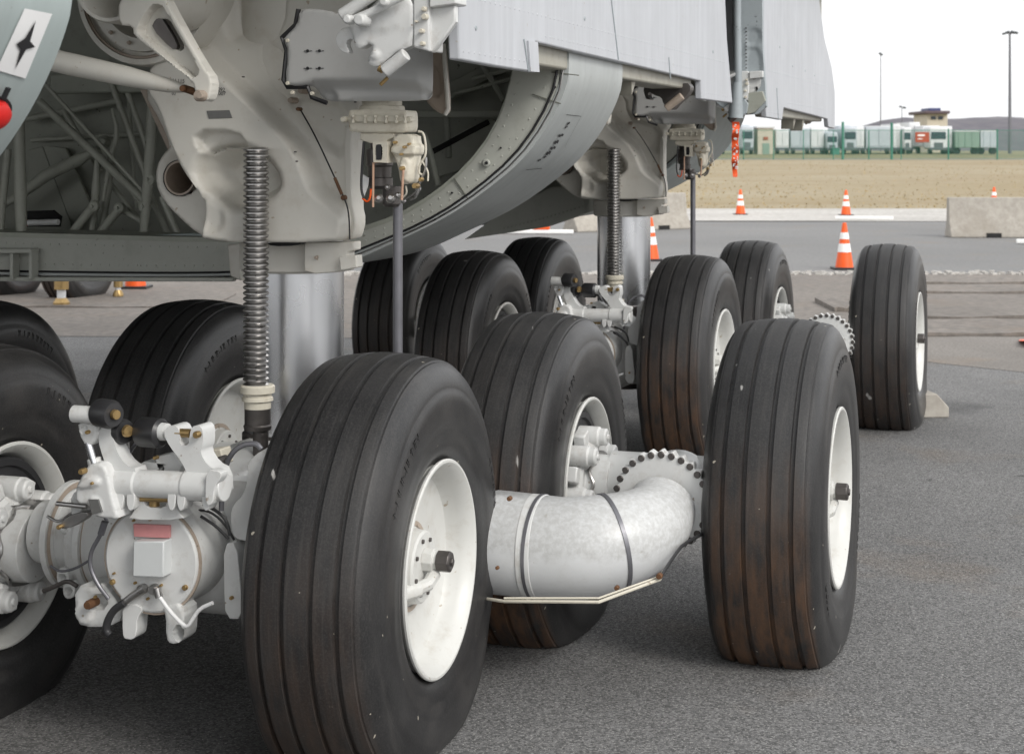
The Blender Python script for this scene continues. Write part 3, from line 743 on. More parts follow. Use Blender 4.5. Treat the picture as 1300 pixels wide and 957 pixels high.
TR = [([(50, 129), (186, 257)], 5, 6.35), ([(58, 108), (188, 250)], 2.4, 6.3), ([(139, 100), (188, 231)], 4, 6.45), ([(156, 100), (190, 198)], 4, 6.5),
      ([(194, 110), (192, 170), (188, 230), (181, 310)], [6, 7, 7, 5], 6.3), ([(0, 262), (25, 248), (60, 222), (100, 203), (120, 192)], [5, 6, 8, 8, 4], 6.5), ([(124, 194), (122, 240), (115, 312)], [3, 5.5, 4], 6.4), ([(141, 203), (138, 240), (126, 312)], [3, 4.5, 4], 6.45),
      ([(78, 312), (122, 258)], 5.5, 6.35), ([(114, 312), (154, 262)], 5.5, 6.38), ([(138, 230), (184, 288)], 3, 6.5), ([(24, 150), (26, 250), (27, 290), (26, 318)], [7, 8, 7, 3.5], 6.15), ([(10, 190), (3, 260), (-1, 318)], [5, 5, 4], 6.2),
      ([(186, 236), (218, 310)], 4, 6.4), ([(205, 250), (232, 312)], 4, 6.35), ([(146, 262), (188, 286)], 3.5, 6.42), ([(30, 152), (150, 128)], 4, 6.62), ([(163, 118), (173, 280)], 2.5, 6.55), ([(80, 140), (128, 218)], 3.5, 6.6), ([(120, 175), (180, 262)], 2.2, 6.5),
      ([(40, 178), (180, 170)], 3, 6.66), ([(60, 312), (200, 300)], 3, 6.6)]
for u, v, y, r in ((184, 262, 6.3, 8), (121, 193, 6.4, 7), (152, 264, 6.38, 7), (190, 228, 6.3, 8), (26, 312, 6.14, 7), (140, 205, 6.44, 6), (120, 262, 6.34, 7)):
    m = MB(); k = px(u, v, y); m.lathe([(-.02, r * k * .6), (-.012, r * k), (.012, r * k), (.02, r * k * .6)], at(u, v, y), (0, 1, 0), 14); m.lathe([(.02, r * k * .35), (.03, r * k * .3)], at(u, v, y), (0, -1, 0), 8); m.build('truss_joint', 'truss', AC)
for pts, r, y in TR:
    k = px(*pts[0], y); m = MB(); m.tube([at(*p, y) for p in pts], [q * k for q in r] if isinstance(r, list) else r * k, 12); m.build('truss_tube', 'truss', AC)
m = MB(); m.tube([at(u, v, 6.4) for u, v in ((142, 138), (150, 168), (141, 198), (131, 255))], [.006, .012, .014, .008], 8, smooth=1); m.build('bent_crank', 'truss', AC)
m = MB(); knob(m, 134, 180, 6.5, 8, .03); knob(m, 134, 180, 6.47, 5, .03); m.split('pulley', 'olive', AC)
m = MB(); m.tube([at(36, 283, 6.3), at(74, 282, 6.3)], .0135, 12); m.build('white_canister', 'decal', AC)
m = MB(); m.tube([at(33, 283, 6.3), at(36, 283, 6.3)], .0137, 12); m.build('canister_cap', 'orange', AC)
m = MB(); m.prism([at(u, v, 6.45) for u, v in ((33, 268), (66, 267), (76, 275), (74, 288), (33, 288))], (0, .02, 0)); m.build('dark_slot', 'black', AC)
m = MB(); m.prism([at(0, 318, 6.1), at(0, 306, 6.1), at(70, 305, 6.1), at(240, 296, 6.1), at(300, 300, 6.1), at(300, 307, 6.1), at(60, 318, 6.1)], (0, .03, 0)); m.build('sill_tray', 'skin', AC, .003)
m = MB()
for k in range(60): knob(m, 90 + k * 2.6, 302 + (k % 2) * 3, 6.35, 1.2, .03, 6)
m.build('nut_row', 'green', AC, kind='stuff')
# ribs on the beam
for u in (21, 45):
    m = MB(); m.prism([at(u, 318, 5.99), at(u + 4, 318, 5.99), at(u + 4, 354, 5.99), at(u, 354, 5.99)], (0, -.05, 0)); m.build('beam_rib', 'web', AC, .003)
m = MB(); m.prism([at(-30, 315, 5.99), at(50, 315, 5.99), at(50, 320, 5.99), at(-30, 322, 5.99)], (0, -.06, 0)); m.build('beam_cap', 'web', AC, .003)
m = MB(); m.prism([at(-30, 351, 5.99), at(300, 352, 5.99), at(300, 357, 5.99), at(-30, 356.5, 5.99)], (0, -.03, 0)); m.build('beam_cap', 'web', AC, .003)
m = MB(); m.prism([at(294, 310, 5.98), at(312, 308, 5.98), at(312, 356, 5.98), at(298, 350, 5.98)], (0, -.04, 0)); m.build('beam_bracket', 'cast', AC, .006)

relief('fairing_panel', [(590, 304), (640, 268), (700, 238), (800, 232), (800, 258), (764, 264), (690, 289)], 10.9, .12, 'web', AC, [([(745, 240), (752, 240), (752, 268), (745, 268)], .012, 3)], 4, 0, 0)
m = MB()
for k in range(26): knob(m, 640 + k * 5, 290 - k * 1.25 - max(0, k - 10) * .3, 10.9, 1.1, .008, 6)
m.build('rivet_rows', 'green', AC, kind='stuff')
# --- gear doors
DX = -1.74
def door(outline, bottom_inner, brackets, label, yshift=0):
    pts = []
    for u, v in outline:
        p = atx(u, v, DX)
        if v == -60: p.z = 3.3                           # the door runs on up to its hinge line
        pts.append(p)
    m = MB(); m.prism(pts, (-.035, 0, 0)); d = m.build('gear_door', 'door', AC, .006, label=label)
    return d
d1 = door([(570, -60), (583, 76), (632, 85), (682, 92.5), (680, 53.5), (735, 67), (785, 78.5), (890, 103), (890.5, 126), (930, 131), (923, 50), (914, -60)], None, None, 'forward pale grey gear door with notched lower edge')
d2 = door([(960, -60), (963, 0), (968, 72), (973, 149), (993, 152.5), (995, 137), (1035, 147), (1051, 151.5), (1052, 161.5), (1060, 163.5), (1060, 118), (1056, 85), (1047, 50), (1040, 0), (1036, -60)], None, None, 'aft pale grey gear door against the white sky')
def inner_box(y0, y1, z0, name='door_stiffener'):
    m = MB(); m.box((DX - .12, (y0 + y1) / 2, z0 + .55), (.16, y1 - y0, 1.1)); m.build(name, 'doorin', AC, .01)
inner_box(5.52, 8.2, 2.15); inner_box(10.9, 12.95, 2.065)
for u, v in ((765, 74), (808, 84), (1011, 141), (1022, 144)):
    p = atx(u, v, DX - .05); m = MB(); s = .09 if u < 900 else .09
    m.prism([p + Vector((0, -s, .02)), p + Vector((0, s, .02)), p + Vector((-.02, 0, -.13))], (-.09, 0, 0)); m.build('hinge_bracket', 'doorin', AC, .004)
# raised seams on the door skin
m = MB()
for a, b in (((776, 0), (785, 76)), ((849, 73), (851, 100)), ((665, 50), (671, 91)), ((986, 112), (988, 151))):
    p, q = atx(*a, DX + .001), atx(*b, DX + .001); m.tube([p, q], .0035, 5)
m.split('door_seam', 'jamb', AC)
m = MB(); m.prism([atx(u, v, DX + .001) for u, v in ((669, 52), (681, 54), (683, 92), (672, 91))], (.006, 0, 0)); m.build('door_edge_strip', 'door', AC)

for (y0, y1, zz) in ((4.75, 5.42, 2.15), (4.75, 8.9, 2.32), (8.28, 9.0, 2.14), (5.6, 8.15, 2.25), (10.25, 10.75, 2.08), (10.25, 13.1, 2.34), (10.95, 12.9, 2.16)):
    m = MB(); n = int((y1 - y0) / .05)
    for k in range(n): m.lathe([(0, .005), (.0015, .0035)], (DX, y0 + k * .05, zz + (.0 if zz > 2.2 else -.0)), (1, 0, 0), 6)
    m.build('rivet_row', 'door', AC, kind='stuff')
for u, v in ((604, 36), (742, 24), (905, 66), (1006, 84), (1022, 90), (1034, 96), (990, 60)):
    m = MB(); m.lathe([(0, .009), (.003, .007)], atx(u, v, DX), (1, 0, 0), 8); m.build('skin_fastener', 'jamb', AC)
# forward hook fittings (one set per door front)
GEAR = []                                               # parts repeated on the rear gear
HOOK = []
def hk(o):
    HOOK.extend(o if isinstance(o, list) else [o]); return o
def gp(o):
    GEAR.extend(o if isinstance(o, list) else [o]); return o
YB = 4.60
hk(relief('latch_plate', [(442, 22), (443, 29), (448, 51), (451, 60), (458, 62), (464, 57), (469, 56), (473, 59), (472, 66), (466, 75), (468, 82), (476, 85), (484, 82), (496, 71), (505, 65), (518, 60), (524, 57), (524, -10), (490, -10), (461, 17)], YB, .05, 'white', AC, [([(455, 20), (515, -8), (520, 10), (500, 40), (462, 40)], .006, 14), (ell(476, 70, 6), .008, 4)], 3, 1, 2))
hk(relief('latch_hook', [(446, 34), (433, 37), (426, 47), (427, 57), (433, 65), (441, 68), (443, 66), (439, 57), (440, 52), (445, 49), (449, 53), (452, 40)], YB + .012, .035, 'white', AC, (), 3, 1, 0, bevel=.004))
m = MB(); m.tube([at(433, 20, YB - .03), at(485, -14, YB - .03)], 8 * px(433, 20, YB), 18); hk(m.build('latch_cylinder', 'white', AC, .004))
m = MB(); m.tube([at(446, 26, YB - .04), at(470, 16, YB - .04), at(512, -4, YB - .04)], 5 * px(433, 20, YB), 12); knob(m, 448, 26, YB - .03, 6, .05); knob(m, 465, 27, YB - .02, 8, .06); knob(m, 494, 4, YB - .02, 6, .05); hk(m.split('latch_linkage', 'white', AC, .003))
m = MB(); m.tube([at(488, 91, YB - .01), at(516, 69, YB - .01)], 8.5 * px(433, 20, YB), 18); hk(m.build('latch_roller', 'white', AC, .004))
m = MB(); m.tube([at(481, 87, YB), at(486, 90, YB)], 4 * px(433, 20, YB), 10); m.tube([at(483, 108, YB), at(492, 99, YB)], 2.5 * px(433, 20, YB), 8); hk(m.split('latch_pin', 'brass', AC))
m = MB(); m.prism([at(u, v, YB) for u, v in ((524, -10), (545, -10), (545, 66), (524, 60))], (0, .12, 0)); hk(m.build('latch_column', 'white', AC, .006))
m = MB()
for u, v, r in ((540, 12, 3), (541, 22, 4), (537, 40, 3), (538, 56, 3), (530, 28, 1.5)): knob(m, u, v, YB - .001, r, .02)
hk(m.split('column_bolt', 'cream', AC))
m = MB(); m.prism([at(u, v, YB + .02) for u, v in ((545, 10), (578, 6), (578, 28), (549, 68), (545, 66))], (0, .03, 0)); hk(m.build('gusset', 'white', AC, .006))
m = MB(); m.prism([at(u, v, YB - .01) for u, v in ((545, -10), (578, -12), (578, 5), (545, 10))], (0, .1, 0)); hk(m.build('gusset_cap', 'white', AC, .004))
# rear hooks, hanging inside the notch of each door
def rear_hook(dy, dx):
    pts = [(816, 113), (822, 108), (834, 107), (842, 112), (858, 112), (872, 104), (878, 112), (870, 124), (862, 130), (852, 142), (842, 132), (840, 124), (830, 121), (824, 116), (822, 122), (826, 127), (820, 126)]
    o = relief('latch_hook', pts, 8.0, .08, 'dsteel', AC, (), 2, 1); o.location += Vector((dx, dy, 0))
    m = MB(); m.tube([at(846, 138, 7.98), at(866, 122, 7.98)], .02, 10); r = m.build('latch_roller', 'tan', AC, .003); r.location += Vector((dx, dy, 0))
    m = MB(); m.tube([at(798, 101, 8.1), at(835, 104, 8.1)], .014, 10); r = m.build('latch_bar', 'steel', AC); r.location += Vector((dx, dy, 0))
rear_hook(0, 0); rear_hook(4.72, -.02)
for (dx, dy) in ((0, 0), (.04, 4.75)):
    m = MB(); p = atx(893, 112, DX - .05) + Vector((dx, dy, 0)); m.box(p + Vector((-.05, 0, .06)), (.10, .03, .2)); m.build('door_end_rib', 'doorin', AC, .004)
# jamb of the aft door, between the two doors
YJ = 9.90
relief('door_jamb', [(941, -190), (966, -190), (968, 60), (973, 135), (962, 145), (946, 146), (943, 120), (941, 60)], YJ, .05, 'jamb', AC, [([(946, 38), (964, 36), (965, 56), (946, 58)], -.01, 3), ([(946, 62), (965, 60), (967, 108), (947, 108)], -.01, 3)], 3, 0)
m = MB(); m.tube([at(936, -190, YJ - .05), at(936, 30, YJ - .05), at(937, 106, YJ - .05)], 5 * px(936, 30, YJ), 14); m.build('door_drive_tube', 'jamb', AC)
m = MB(); m.tube([at(936, 105, YJ - .05), at(934, 150, YJ - .05)], [.03, .045], 14); m.build('tube_socket', 'jamb', AC)
m = MB()
for k in range(16): knob(m, 947.5, 36 + k * 4.6, YJ - .001, 1.0, .01, 6)
m.build('jamb_rivets', 'dsteel', AC, kind='stuff')
m = MB(); knob(m, 957, 98, YJ, 3.2, .02); m.build('jamb_socket', 'dsteel', AC)
m = MB(); m.prism([at(u, v, YJ - .02) for u, v in ((950, 118), (968, 116), (972, 128), (958, 143), (948, 146))], (0, .04, 0)); m.build('jamb_foot', 'olive', AC, .004)
m = MB(); m.prism([at(u, v, YJ - .03) for u, v in ((908, 130), (944, 124), (950, 132), (948, 144), (934, 152), (920, 140))], (0, .05, 0)); m.build('lower_latch_plate', 'jamb', AC, .004)
m = MB(); m.tube([at(926, 153, YJ - .05), at(940, 142, YJ - .05)], 4.5 * px(936, 30, YJ), 12); m.build('latch_roller', 'dsteel', AC)
m = MB(); m.prism([at(u, v, YJ + .4) for u, v in ((915, -190), (929, -190), (930, 40), (932, 110), (924, 112), (921, 60))], (0, .03, 0)); m.build('door_jamb_strip', 'door', AC, .003)

# --- forward main gear: strut housing
YS = 5.22
body = [(205, 62), (250, -30), (420, -30), (460, 10), (460, 130), (446, 150), (446, 262), (450, 280), (446, 300), (440, 306), (272, 306), (250, 297), (226, 276), (207, 256), (197, 236), (197, 212), (206, 196), (216, 186), (203, 155), (180, 116)]
plate = [(200, 116), (208, 78), (262, 58), (285, 85), (310, 106), (335, 130), (357, 152), (378, 172), (396, 196), (405, 220), (412, 240), (440, 262), (458, 280), (458, 312), (270, 312), (272, 276), (271, 250), (254, 228), (240, 204), (228, 175), (217, 141)]
gp(relief('strut_housing', body, YS, .10, 'cast', AC, [
    (plate, .11, 12),
    ([(264, 167), (319, 167), (333, 188), (312, 186), (290, 188), (275, 198)], -.045, 4),
    ([(268, 207), (276, 194), (292, 186), (312, 184), (330, 187), (348, 198), (362, 213), (371, 229), (369, 243), (352, 250), (334, 258), (315, 264), (296, 256), (281, 242), (270, 225)], -.045, 4),
    ([(272, 210), (300, 190), (330, 192), (362, 218), (364, 238), (330, 254), (310, 258), (284, 240)], -.10, 34),
    ([(283, -30), (358, -30), (354, 38), (322, 52), (288, 46)], -.06, 22), ([(330, 60), (362, 70), (365, 105), (395, 125), (440, 135), (440, 200), (405, 180), (360, 120)], -.025, 16),
    ([(268, 252), (282, 246), (300, 262), (300, 290), (276, 290)], -.02, 14),
    (ell(230, 226, 20.5), -.30, 3)], 3.0, 1, 3, angle=70))
m = MB(); p = at(230, 226, YS); k = px(230, 226, YS)
m.lathe([(.0, 22.5 * k), (.012, 22.5 * k), (.012, 19.5 * k), (-.3, 19 * k), (-.3, 22 * k)], p, (0, -1, 0), 40, cap=False); gp(m.build('lug_bushing', 'tan', AC))
m = MB(); m.lathe([(.010, 23.2 * k), (.014, 23.2 * k), (.014, 22.2 * k), (.010, 22.2 * k)], p, (0, -1, 0), 40, cap=False); gp(m.build('bushing_gap', 'black', AC))
m = MB(); m.lathe([(.3, .01), (.3, 21 * k)], p, (0, 1, 0), 24); gp(m.build('lug_back', 'tan', AC))
m = MB(); m.prism([at(u, v, YS - .113) for u, v in ((262, 141), (291, 140), (294.5, 150), (265, 151))], (0, .01, 0)); gp(m.build('nameplate', 'plate', AC, .001))
# vertical strip at the right edge of the housing, with its drain slot
gp(relief('housing_edge_strip', [(437, 160), (446, 160), (446, 200), (446, 255), (451, 272), (451, 292), (446, 304), (440, 304), (441, 262), (437, 240)], YS - .02, .06, 'cast', AC, (), 4, 1, 0, bevel=.008))
m = MB(); c0 = at(375, 300, 5.42); m.lathe([(0, .20), (1.6, .20)], (c0.x, c0.y, c0.z), (0, 0, 1), 40); gp(m.build('strut_cylinder', 'cast', AC))
# stencil on the housing
def text(s, u, v, size, y, rot=0):
    cu = bpy.data.curves.new('stencil', 'FONT'); cu.body = s; cu.size = 1; t = bpy.data.objects.new('stencil_text', cu); COL.objects.link(t)
    me = bpy.data.meshes.new_from_object(t.evaluated_get(bpy.context.evaluated_depsgraph_get())); COL.objects.unlink(t); bpy.data.objects.remove(t)
    k = size * px(u, v, y); me.transform(Matrix.Translation(at(u, v, y)) @ Matrix.Rotation(rot, 4, 'Y') @ Matrix.Rotation(R(90), 4, 'X') @ Matrix.Scale(k, 4))
    me.materials.append(M['ink']); return link('stencil_text', me, AC)
YT = YS - .113
for s, u, v, z in (('LL115', 219, 105, 7), ('A', 273, 105, 6.5), ('90092', 270, 116, 7), ('2007', 274, 121, 7), ('02', 218, 121, 6)): gp(text(s, u, v, z, YT, R(3)))
# safety cable
m = MB(); m.tube([at(381, 139, YS - .03), at(400, 172, YS - .08), at(425, 226, YS - .13), at(436, 249, YS - .13), at(443, 268, YS - .125), at(444, 304, YS - .125)], .0028, 6, smooth=2); gp(m.build('safety_cable', 'ink', AC))
m = MB(); m.tube([at(425, 226, YS - .13), at(434, 247, YS - .13)], .006, 8); knob(m, 438, 251, YS - .115, 3.4, .02); knob(m, 382, 139, YS - .02, 2.5, .03); gp(m.split('cable_turnbuckle', 'rust', AC))
for u, v in ((310, 98), (376, 193), (378, 205), (452, 130)):
    m = MB(); knob(m, u, v, YS - .1, 1, .014, 6); gp(m.split('screw_head', 'dsteel', AC))
m = MB(); knob(m, 376, 128, YS - .0, 4, .05); knob(m, 389, 116, YS, 4, .05); gp(m.split('housing_bolt', 'tan', AC))

# chrome piston and sleeve
k5 = px(375, 440, 5.42); c = at(375, 345, 5.42)
def zat(v, u=375, y=5.42): return at(u, v, y).z
rp = 61.5 * k5
m = MB(); m.lathe([(zat(545) - c.z, rp), (zat(300) - c.z, rp)], c, (0, 0, 1), 64); gp(m.build('chrome_piston', 'chrome', AC))
m = MB(); m.lathe([(.30 - c.z, rp * 1.05), (zat(570) - c.z, rp * 1.05), (zat(562) - c.z, rp * 1.09), (zat(548) - c.z, rp * 1.09), (zat(545) - c.z, rp * 1.02)], c, (0, 0, 1), 64); gp(m.build('piston_sleeve', 'dsteel', AC))
m = MB(); m.lathe([(zat(306) - c.z, rp * 1.11), (zat(308) - c.z, rp * 1.14), (zat(340) - c.z, rp * 1.14), (zat(343) - c.z, rp * 1.08)], c, (0, 0, 1), 64); gp(m.build('piston_collar', 'cast', AC))
gp(relief('collar_bracket', [(386, 308), (449, 307), (449, 318), (441, 320), (441, 344), (400, 348), (386, 344)], 5.19, .06, 'cast', AC, [([(430, 336), (449, 334), (449, 338), (430, 340)], .006, 2)], 4, 0, 0, bevel=.004))
gp(relief('collar_tab', [(430, 326), (452, 324), (453, 340), (432, 344)], 5.16, .05, 'cast', AC, (), 4, 0, 0, bevel=.004))
m = MB(); knob(m, 402, 327, 5.19, 2.2, .012); gp(m.build('collar_bolt', 'tan', AC))
gp(relief('collar_gap', [(337, 307.5), (384, 307.5), (378, 312), (345, 313)], 5.14, .04, 'black', AC, (), 4, 1))

# jack screw
ks = px(325, 340, 5.06); cs = at(325, 345, 5.06)
prof = []; z1, z0 = at(325, 187, 5.06).z - cs.z, at(325, 492, 5.06).z - cs.z; nr = 42
for i in range(nr):
    a = z1 + (z0 - z1) * i / nr; p = (z0 - z1) / nr
    prof += [(a, 12.2 * ks), (a + p * .18, 14.9 * ks), (a + p * .38, 16.5 * ks), (a + p * .58, 16.5 * ks), (a + p * .78, 14.9 * ks), (a + p * .94, 12.2 * ks)]
m = MB(); m.lathe(prof, cs, (0, 0, 1), 28); gp(m.build('jack_screw', 'steel', AC))
zv = lambda v: at(325, v, 5.06).z - cs.z
m = MB(); m.lathe([(zv(488), 20 * ks), (zv(490), 22 * ks), (zv(498), 22 * ks), (zv(499), 18 * ks), (zv(503), 18 * ks), (zv(504), 19.5 * ks), (zv(508), 20 * ks), (zv(509), 17 * ks), (zv(518), 17 * ks)][::-1], at(327, 345, 5.06), (0, 0, 1), 32); gp(m.build('screw_flange', 'cream', AC))
m = MB(); m.lathe([(zv(545), 17 * ks), (zv(540), 18 * ks), (zv(538), 16.5 * ks), (zv(516), 16.5 * ks)], at(327, 345, 5.06), (0, 0, 1), 28); m.lathe([(zv(640), 10 * ks), (zv(545), 10 * ks)], at(331, 345, 5.06), (0, 0, 1), 20); gp(m.split('screw_nut_tube', 'dsteel', AC))

# --- cover panel and flange beside it
gp(relief('cover_panel', [(380, 12), (400, 11), (426, 16), (480, 30), (542, 40), (543, 100), (541, 126), (520, 128), (460, 128), (416, 129), (400, 125), (396, 112), (391, 109), (366, 109), (361, 102), (365, 65), (359, 50), (366, 42), (376, 32)], 4.95, .05, 'panel', AC, [([(370, 106), (480, 106), (545, 112), (545, 150), (360, 150)], -.035, 16), ([(535, 0), (570, 0), (570, 160), (535, 160)], -.03, 12), ([(395, 114), (420, 114), (420, 140), (395, 140)], -.02, 8)], 3.4, 1, 3))
m = MB(); m.tube([at(u, v, 4.97) for u, v in ((379, 12), (375, 32), (358, 48), (364, 65), (360, 102), (365, 111), (391, 111), (396, 124), (415, 131))], .008, 6); gp(m.build('panel_sealant', 'seal', AC))
m = MB()
for u in (391, 406):
    for v in (65, 87):
        knob(m, u, v, 4.951, 2, .006, 10); p = at(u, v, 4.9485); kk = px(u, v, 4.95)
        for dx in (-4, 4): m.box(p + Vector((dx * kk, 0, 0)), (3 * kk, .003, .8 * kk))
gp(m.build('panel_bolt_marks', 'ink', AC))
m = MB()
for u, v in ((366, 52), (366, 106), (397, 119), (372, 118)): knob(m, u, v, 4.955, 2.6, .01, 10)
gp(m.split('panel_fastener', 'cream', AC))
gp(relief('stained_flange', [(540, 70), (561, 54), (564, 86), (568, 138), (564, 146), (553, 142), (538, 126)], 5.3, .04, 'tan', AC, [([(545, 85), (553, 84), (560, 100), (560, 120), (554, 124), (545, 118)], -.012, 3)], 2.5, 1, 2))
m = MB(); m.tube([at(563, 56, 5.29), at(565, 86, 5.29), at(569, 138, 5.29), at(565, 146, 5.29)], .008, 8); gp(m.build('flange_edge', 'cast', AC))

# --- gearbox and hydraulic unit
kg = px(485, 180, 5.0); cg = at(485, 150, 5.1)
zg = lambda v: at(485, v, 5.1).z - cg.z
m = MB(); m.lathe([(zg(141), 30 * kg), (zg(135), 29 * kg), (zg(134), 26 * kg), (zg(126), 26 * kg)], cg, (0, 0, 1), 36); gp(m.build('gearbox_neck', 'cream', AC))
gp(relief('gearbox_case', [(444, 139), (513, 139), (516, 144), (516, 166), (511, 169), (444, 169), (442, 160), (442, 144)], 4.98, .10, 'cream', AC, [([(440, 146), (535, 146), (535, 156), (440, 156)], .010, 2)], 2.5, 1, 2))
for u in (448, 463, 476, 490, 503, 514):
    m = MB(); a, b = at(u, 146.5, 4.962), at(u, 156.5, 4.962); m.tube([a, a.lerp(b, .3), a.lerp(b, .31), a.lerp(b, .69), a.lerp(b, .7), b], [2.6 * kg, 2.6 * kg, 1.4 * kg, 1.4 * kg, 2.6 * kg, 2.6 * kg], 6); gp(m.build('case_bolt', 'cream', AC, .001))
m = MB(); knob(m, 440, 152, 4.99, 4, .03); knob(m, 521, 152, 5.0, 4, .02); gp(m.split('case_lug', 'cream', AC))
gp(relief('gearbox_shelf', [(457, 169), (500, 169), (500, 175), (492, 178), (490, 182), (470, 182), (457, 178)], 4.99, .08, 'cream', AC, (), 3, 0, 0, bevel=.003))
cmx = at(482, 200, 5.06); zm = lambda v: at(482, v, 5.06).z - cmx.z
m = MB(); m.lathe([(zm(240), 13 * kg), (zm(236), 17 * kg), (zm(226), 17 * kg), (zm(225), 15 * kg), (zm(212), 15.5 * kg), (zm(210), 17.5 * kg), (zm(190), 17.5 * kg), (zm(188), 12 * kg), (zm(176), 12 * kg)], cmx, (0, 0, 1), 28); gp(m.build('drive_motor', 'dsteel', AC))
gp(relief('motor_bracket', [(473, 180), (492, 180), (491, 207), (474, 206)], 4.93, .08, 'cream', AC, [([(478, 185), (484, 185), (484, 202), (478, 202)], -.02, 2)], 2, 0, 0))
m = MB(); m.prism([at(u, v, 4.928) for u, v in ((477.5, 184), (484, 184), (484, 203), (477.5, 203))], (0, .01, 0)); gp(m.build('bracket_slot', 'ink', AC))
m = MB(); m.tube([at(490, 205, 4.94), at(474, 207, 4.94), at(473.5, 263, 4.94)], 1.6 * kg, 8); gp(m.build('vent_pipe', 'copper', AC))
gp(relief('valve_block', [(499, 171), (524, 170), (525, 182), (529, 185), (528, 196), (524, 198), (523, 226), (519, 234), (508, 234), (505, 214), (501, 200), (498, 196), (498, 184)], 4.95, .07, 'cream', AC, [([(496, 184), (540, 184), (540, 197), (496, 197)], .014, 3), ([(508, 200), (521, 200), (520, 230), (510, 230)], .01, 3), (ell(512, 214, 4), .012, 2)], 2.2, 1, 2))
m = MB(); knob(m, 512, 214, 4.935, 3, .02); knob(m, 503, 181, 4.95, 2, .02); knob(m, 515, 187, 4.93, 2, .02); knob(m, 511, 196, 4.93, 1.6, .02); knob(m, 521, 183, 4.95, 1.6, .02); gp(m.split('valve_bolt', 'brass', AC))
m = MB(); m.tube([at(512, 216, 4.92), at(510, 254, 4.92)], 1.8 * kg, 8); gp(m.build('valve_rod', 'copper', AC))
for pts, r, mt in (([(531, 167), (537, 168), (540, 178), (541, 198), (533, 208), (531, 220), (536, 222)], 1.5, 'cream'), ([(541, 200), (541, 215), (535, 228), (528, 245), (514, 254), (505, 250)], 1.6, 'steel'), ([(536, 205), (544, 218), (543, 230)], 1.2, 'cream'), ([(515, 236), (517, 246), (510, 252)], 1.2, 'cream'), ([(533, 236), (529, 250), (521, 254)], 1.8, 'steel'), ([(462, 180), (460, 205), (458, 240), (462, 252)], 1.8, 'hose'), ([(460, 252), (466, 257), (470, 252), (471, 240)], 1.4, 'orange')):
    m = MB(); m.tube([at(u, v, 4.97) for u, v in pts], r * kg, 8, smooth=2); gp(m.build('hydraulic_line', mt, AC))
m = MB()
for u, v, r in ((481, 252, 6), (496, 252, 6.5), (505, 248, 4), (512, 255, 4), (492, 238, 3.5), (531, 240, 4), (527, 246, 3)):
    p = at(u, v, 4.99); m.lathe([(-r * kg, r * kg * .4), (-r * kg * .6, r * kg * .9), (0, r * kg), (r * kg * .6, r * kg * .9), (r * kg, r * kg * .4)], p, (.3, -1, .2), 10)
gp(m.split('pipe_fitting', 'steel', AC))
m = MB(); knob(m, 530, 236, 4.96, 4, .03, 6); knob(m, 536, 228, 4.96, 3, .02, 6); gp(m.split('brass_union', 'brass', AC))
m = MB(); m.prism([at(u, v, 5.0) for u, v in ((461, 222), (468, 226), (467, 236), (462, 250), (458, 246))], (0, .004, 0)); gp(m.build('paper_tag', 'decal', AC))
m = MB(); m.tube([at(505, 250, 5.1), at(505, 470, 5.1)], 6.2 * px(505, 300, 5.1), 20); gp(m.split('actuator_rod', 'rod', AC))
# sump behind the gearbox lines
m = MB(); m.lathe([(zg(262), 9 * kg), (zg(258), 12 * kg), (zg(236), 12 * kg)], at(497, 150, 5.08), (0, 0, 1), 20); gp(m.build('rod_gland', 'dsteel', AC))

# --- trunnion, link and the white tube at the upper left
m = MB(); p = at(186, -12, 5.12); k = px(186, 0, 5.12)
m.lathe([(-.25, 97 * k), (.0, 97 * k), (.03, 95 * k), (.03, 88 * k), (.0, 86 * k), (.0, 79 * k), (.02, 78 * k), (.02, 62 * k), (-.05, 60 * k), (-.2, 58 * k), (-.2, 20 * k)], p, (0, -1, 0), 64); gp(m.build('trunnion_ring', 'cast', AC))
m = MB(); m.lathe([(.035, 87.5 * k), (.025, 87.5 * k), (.025, 84 * k), (.035, 84 * k)], p, (0, -1, 0), 64, cap=False); gp(m.build('ring_groove', 'tan', AC))
p = at(141, -22, 4.62); k = px(141, 0, 4.62)
m = MB(); m.lathe([(-.45, 52 * k), (.0, 52 * k), (.012, 50 * k), (.012, 46 * k), (.0, 43.5 * k), (-.4, 42 * k), (-.4, 5 * k)], p, (0, -1, 0), 48); gp(m.build('torque_tube', 'cast', AC))
m = MB(); m.lathe([(.39, 42 * k), (.385, 2 * k)], p, (0, 1, 0), 32); gp(m.build('tube_bore', 'black', AC))
gp(relief('link_arm', [(150, 32), (168, 33), (169, 46), (200, 70), (244, 102), (249, 124), (257, 130), (266, 125), (269, 100), (257, 84), (225, 28), (206, -8), (170, -20), (150, 0)], 4.55, .05, 'cast', AC, [([(174, 36), (188, 12), (197, 5), (208, 10), (253, 88), (249, 97), (241, 99), (177, 45)], -.038, 2.0), ([(193, 34), (196, 26), (202, 23), (208, 27), (225, 56), (224, 62), (219, 63), (210, 55)], -.05, 1.6)], 1.7, 1, 1.5))
m = MB(); m.prism([at(u, v, 4.58) for u, v in chaikin([(192, 36), (197, 25), (203, 23), (208, 27), (225, 56), (224, 63), (218, 63)], 1)], (0, .02, 0)); gp(m.build('link_slot', 'dsteel', AC))
m = MB(); knob(m, 257, 122, 4.55, 7.5, .03); knob(m, 257, 122, 4.52, 4.5, .02); gp(m.split('link_pin', 'tan', AC))
m = MB(); knob(m, 237, 113, 4.60, 4.5, .03); m.tube([at(233, 112, 4.6), at(252, 119, 4.58)], .012, 10); gp(m.split('rod_end', 'rust', AC))
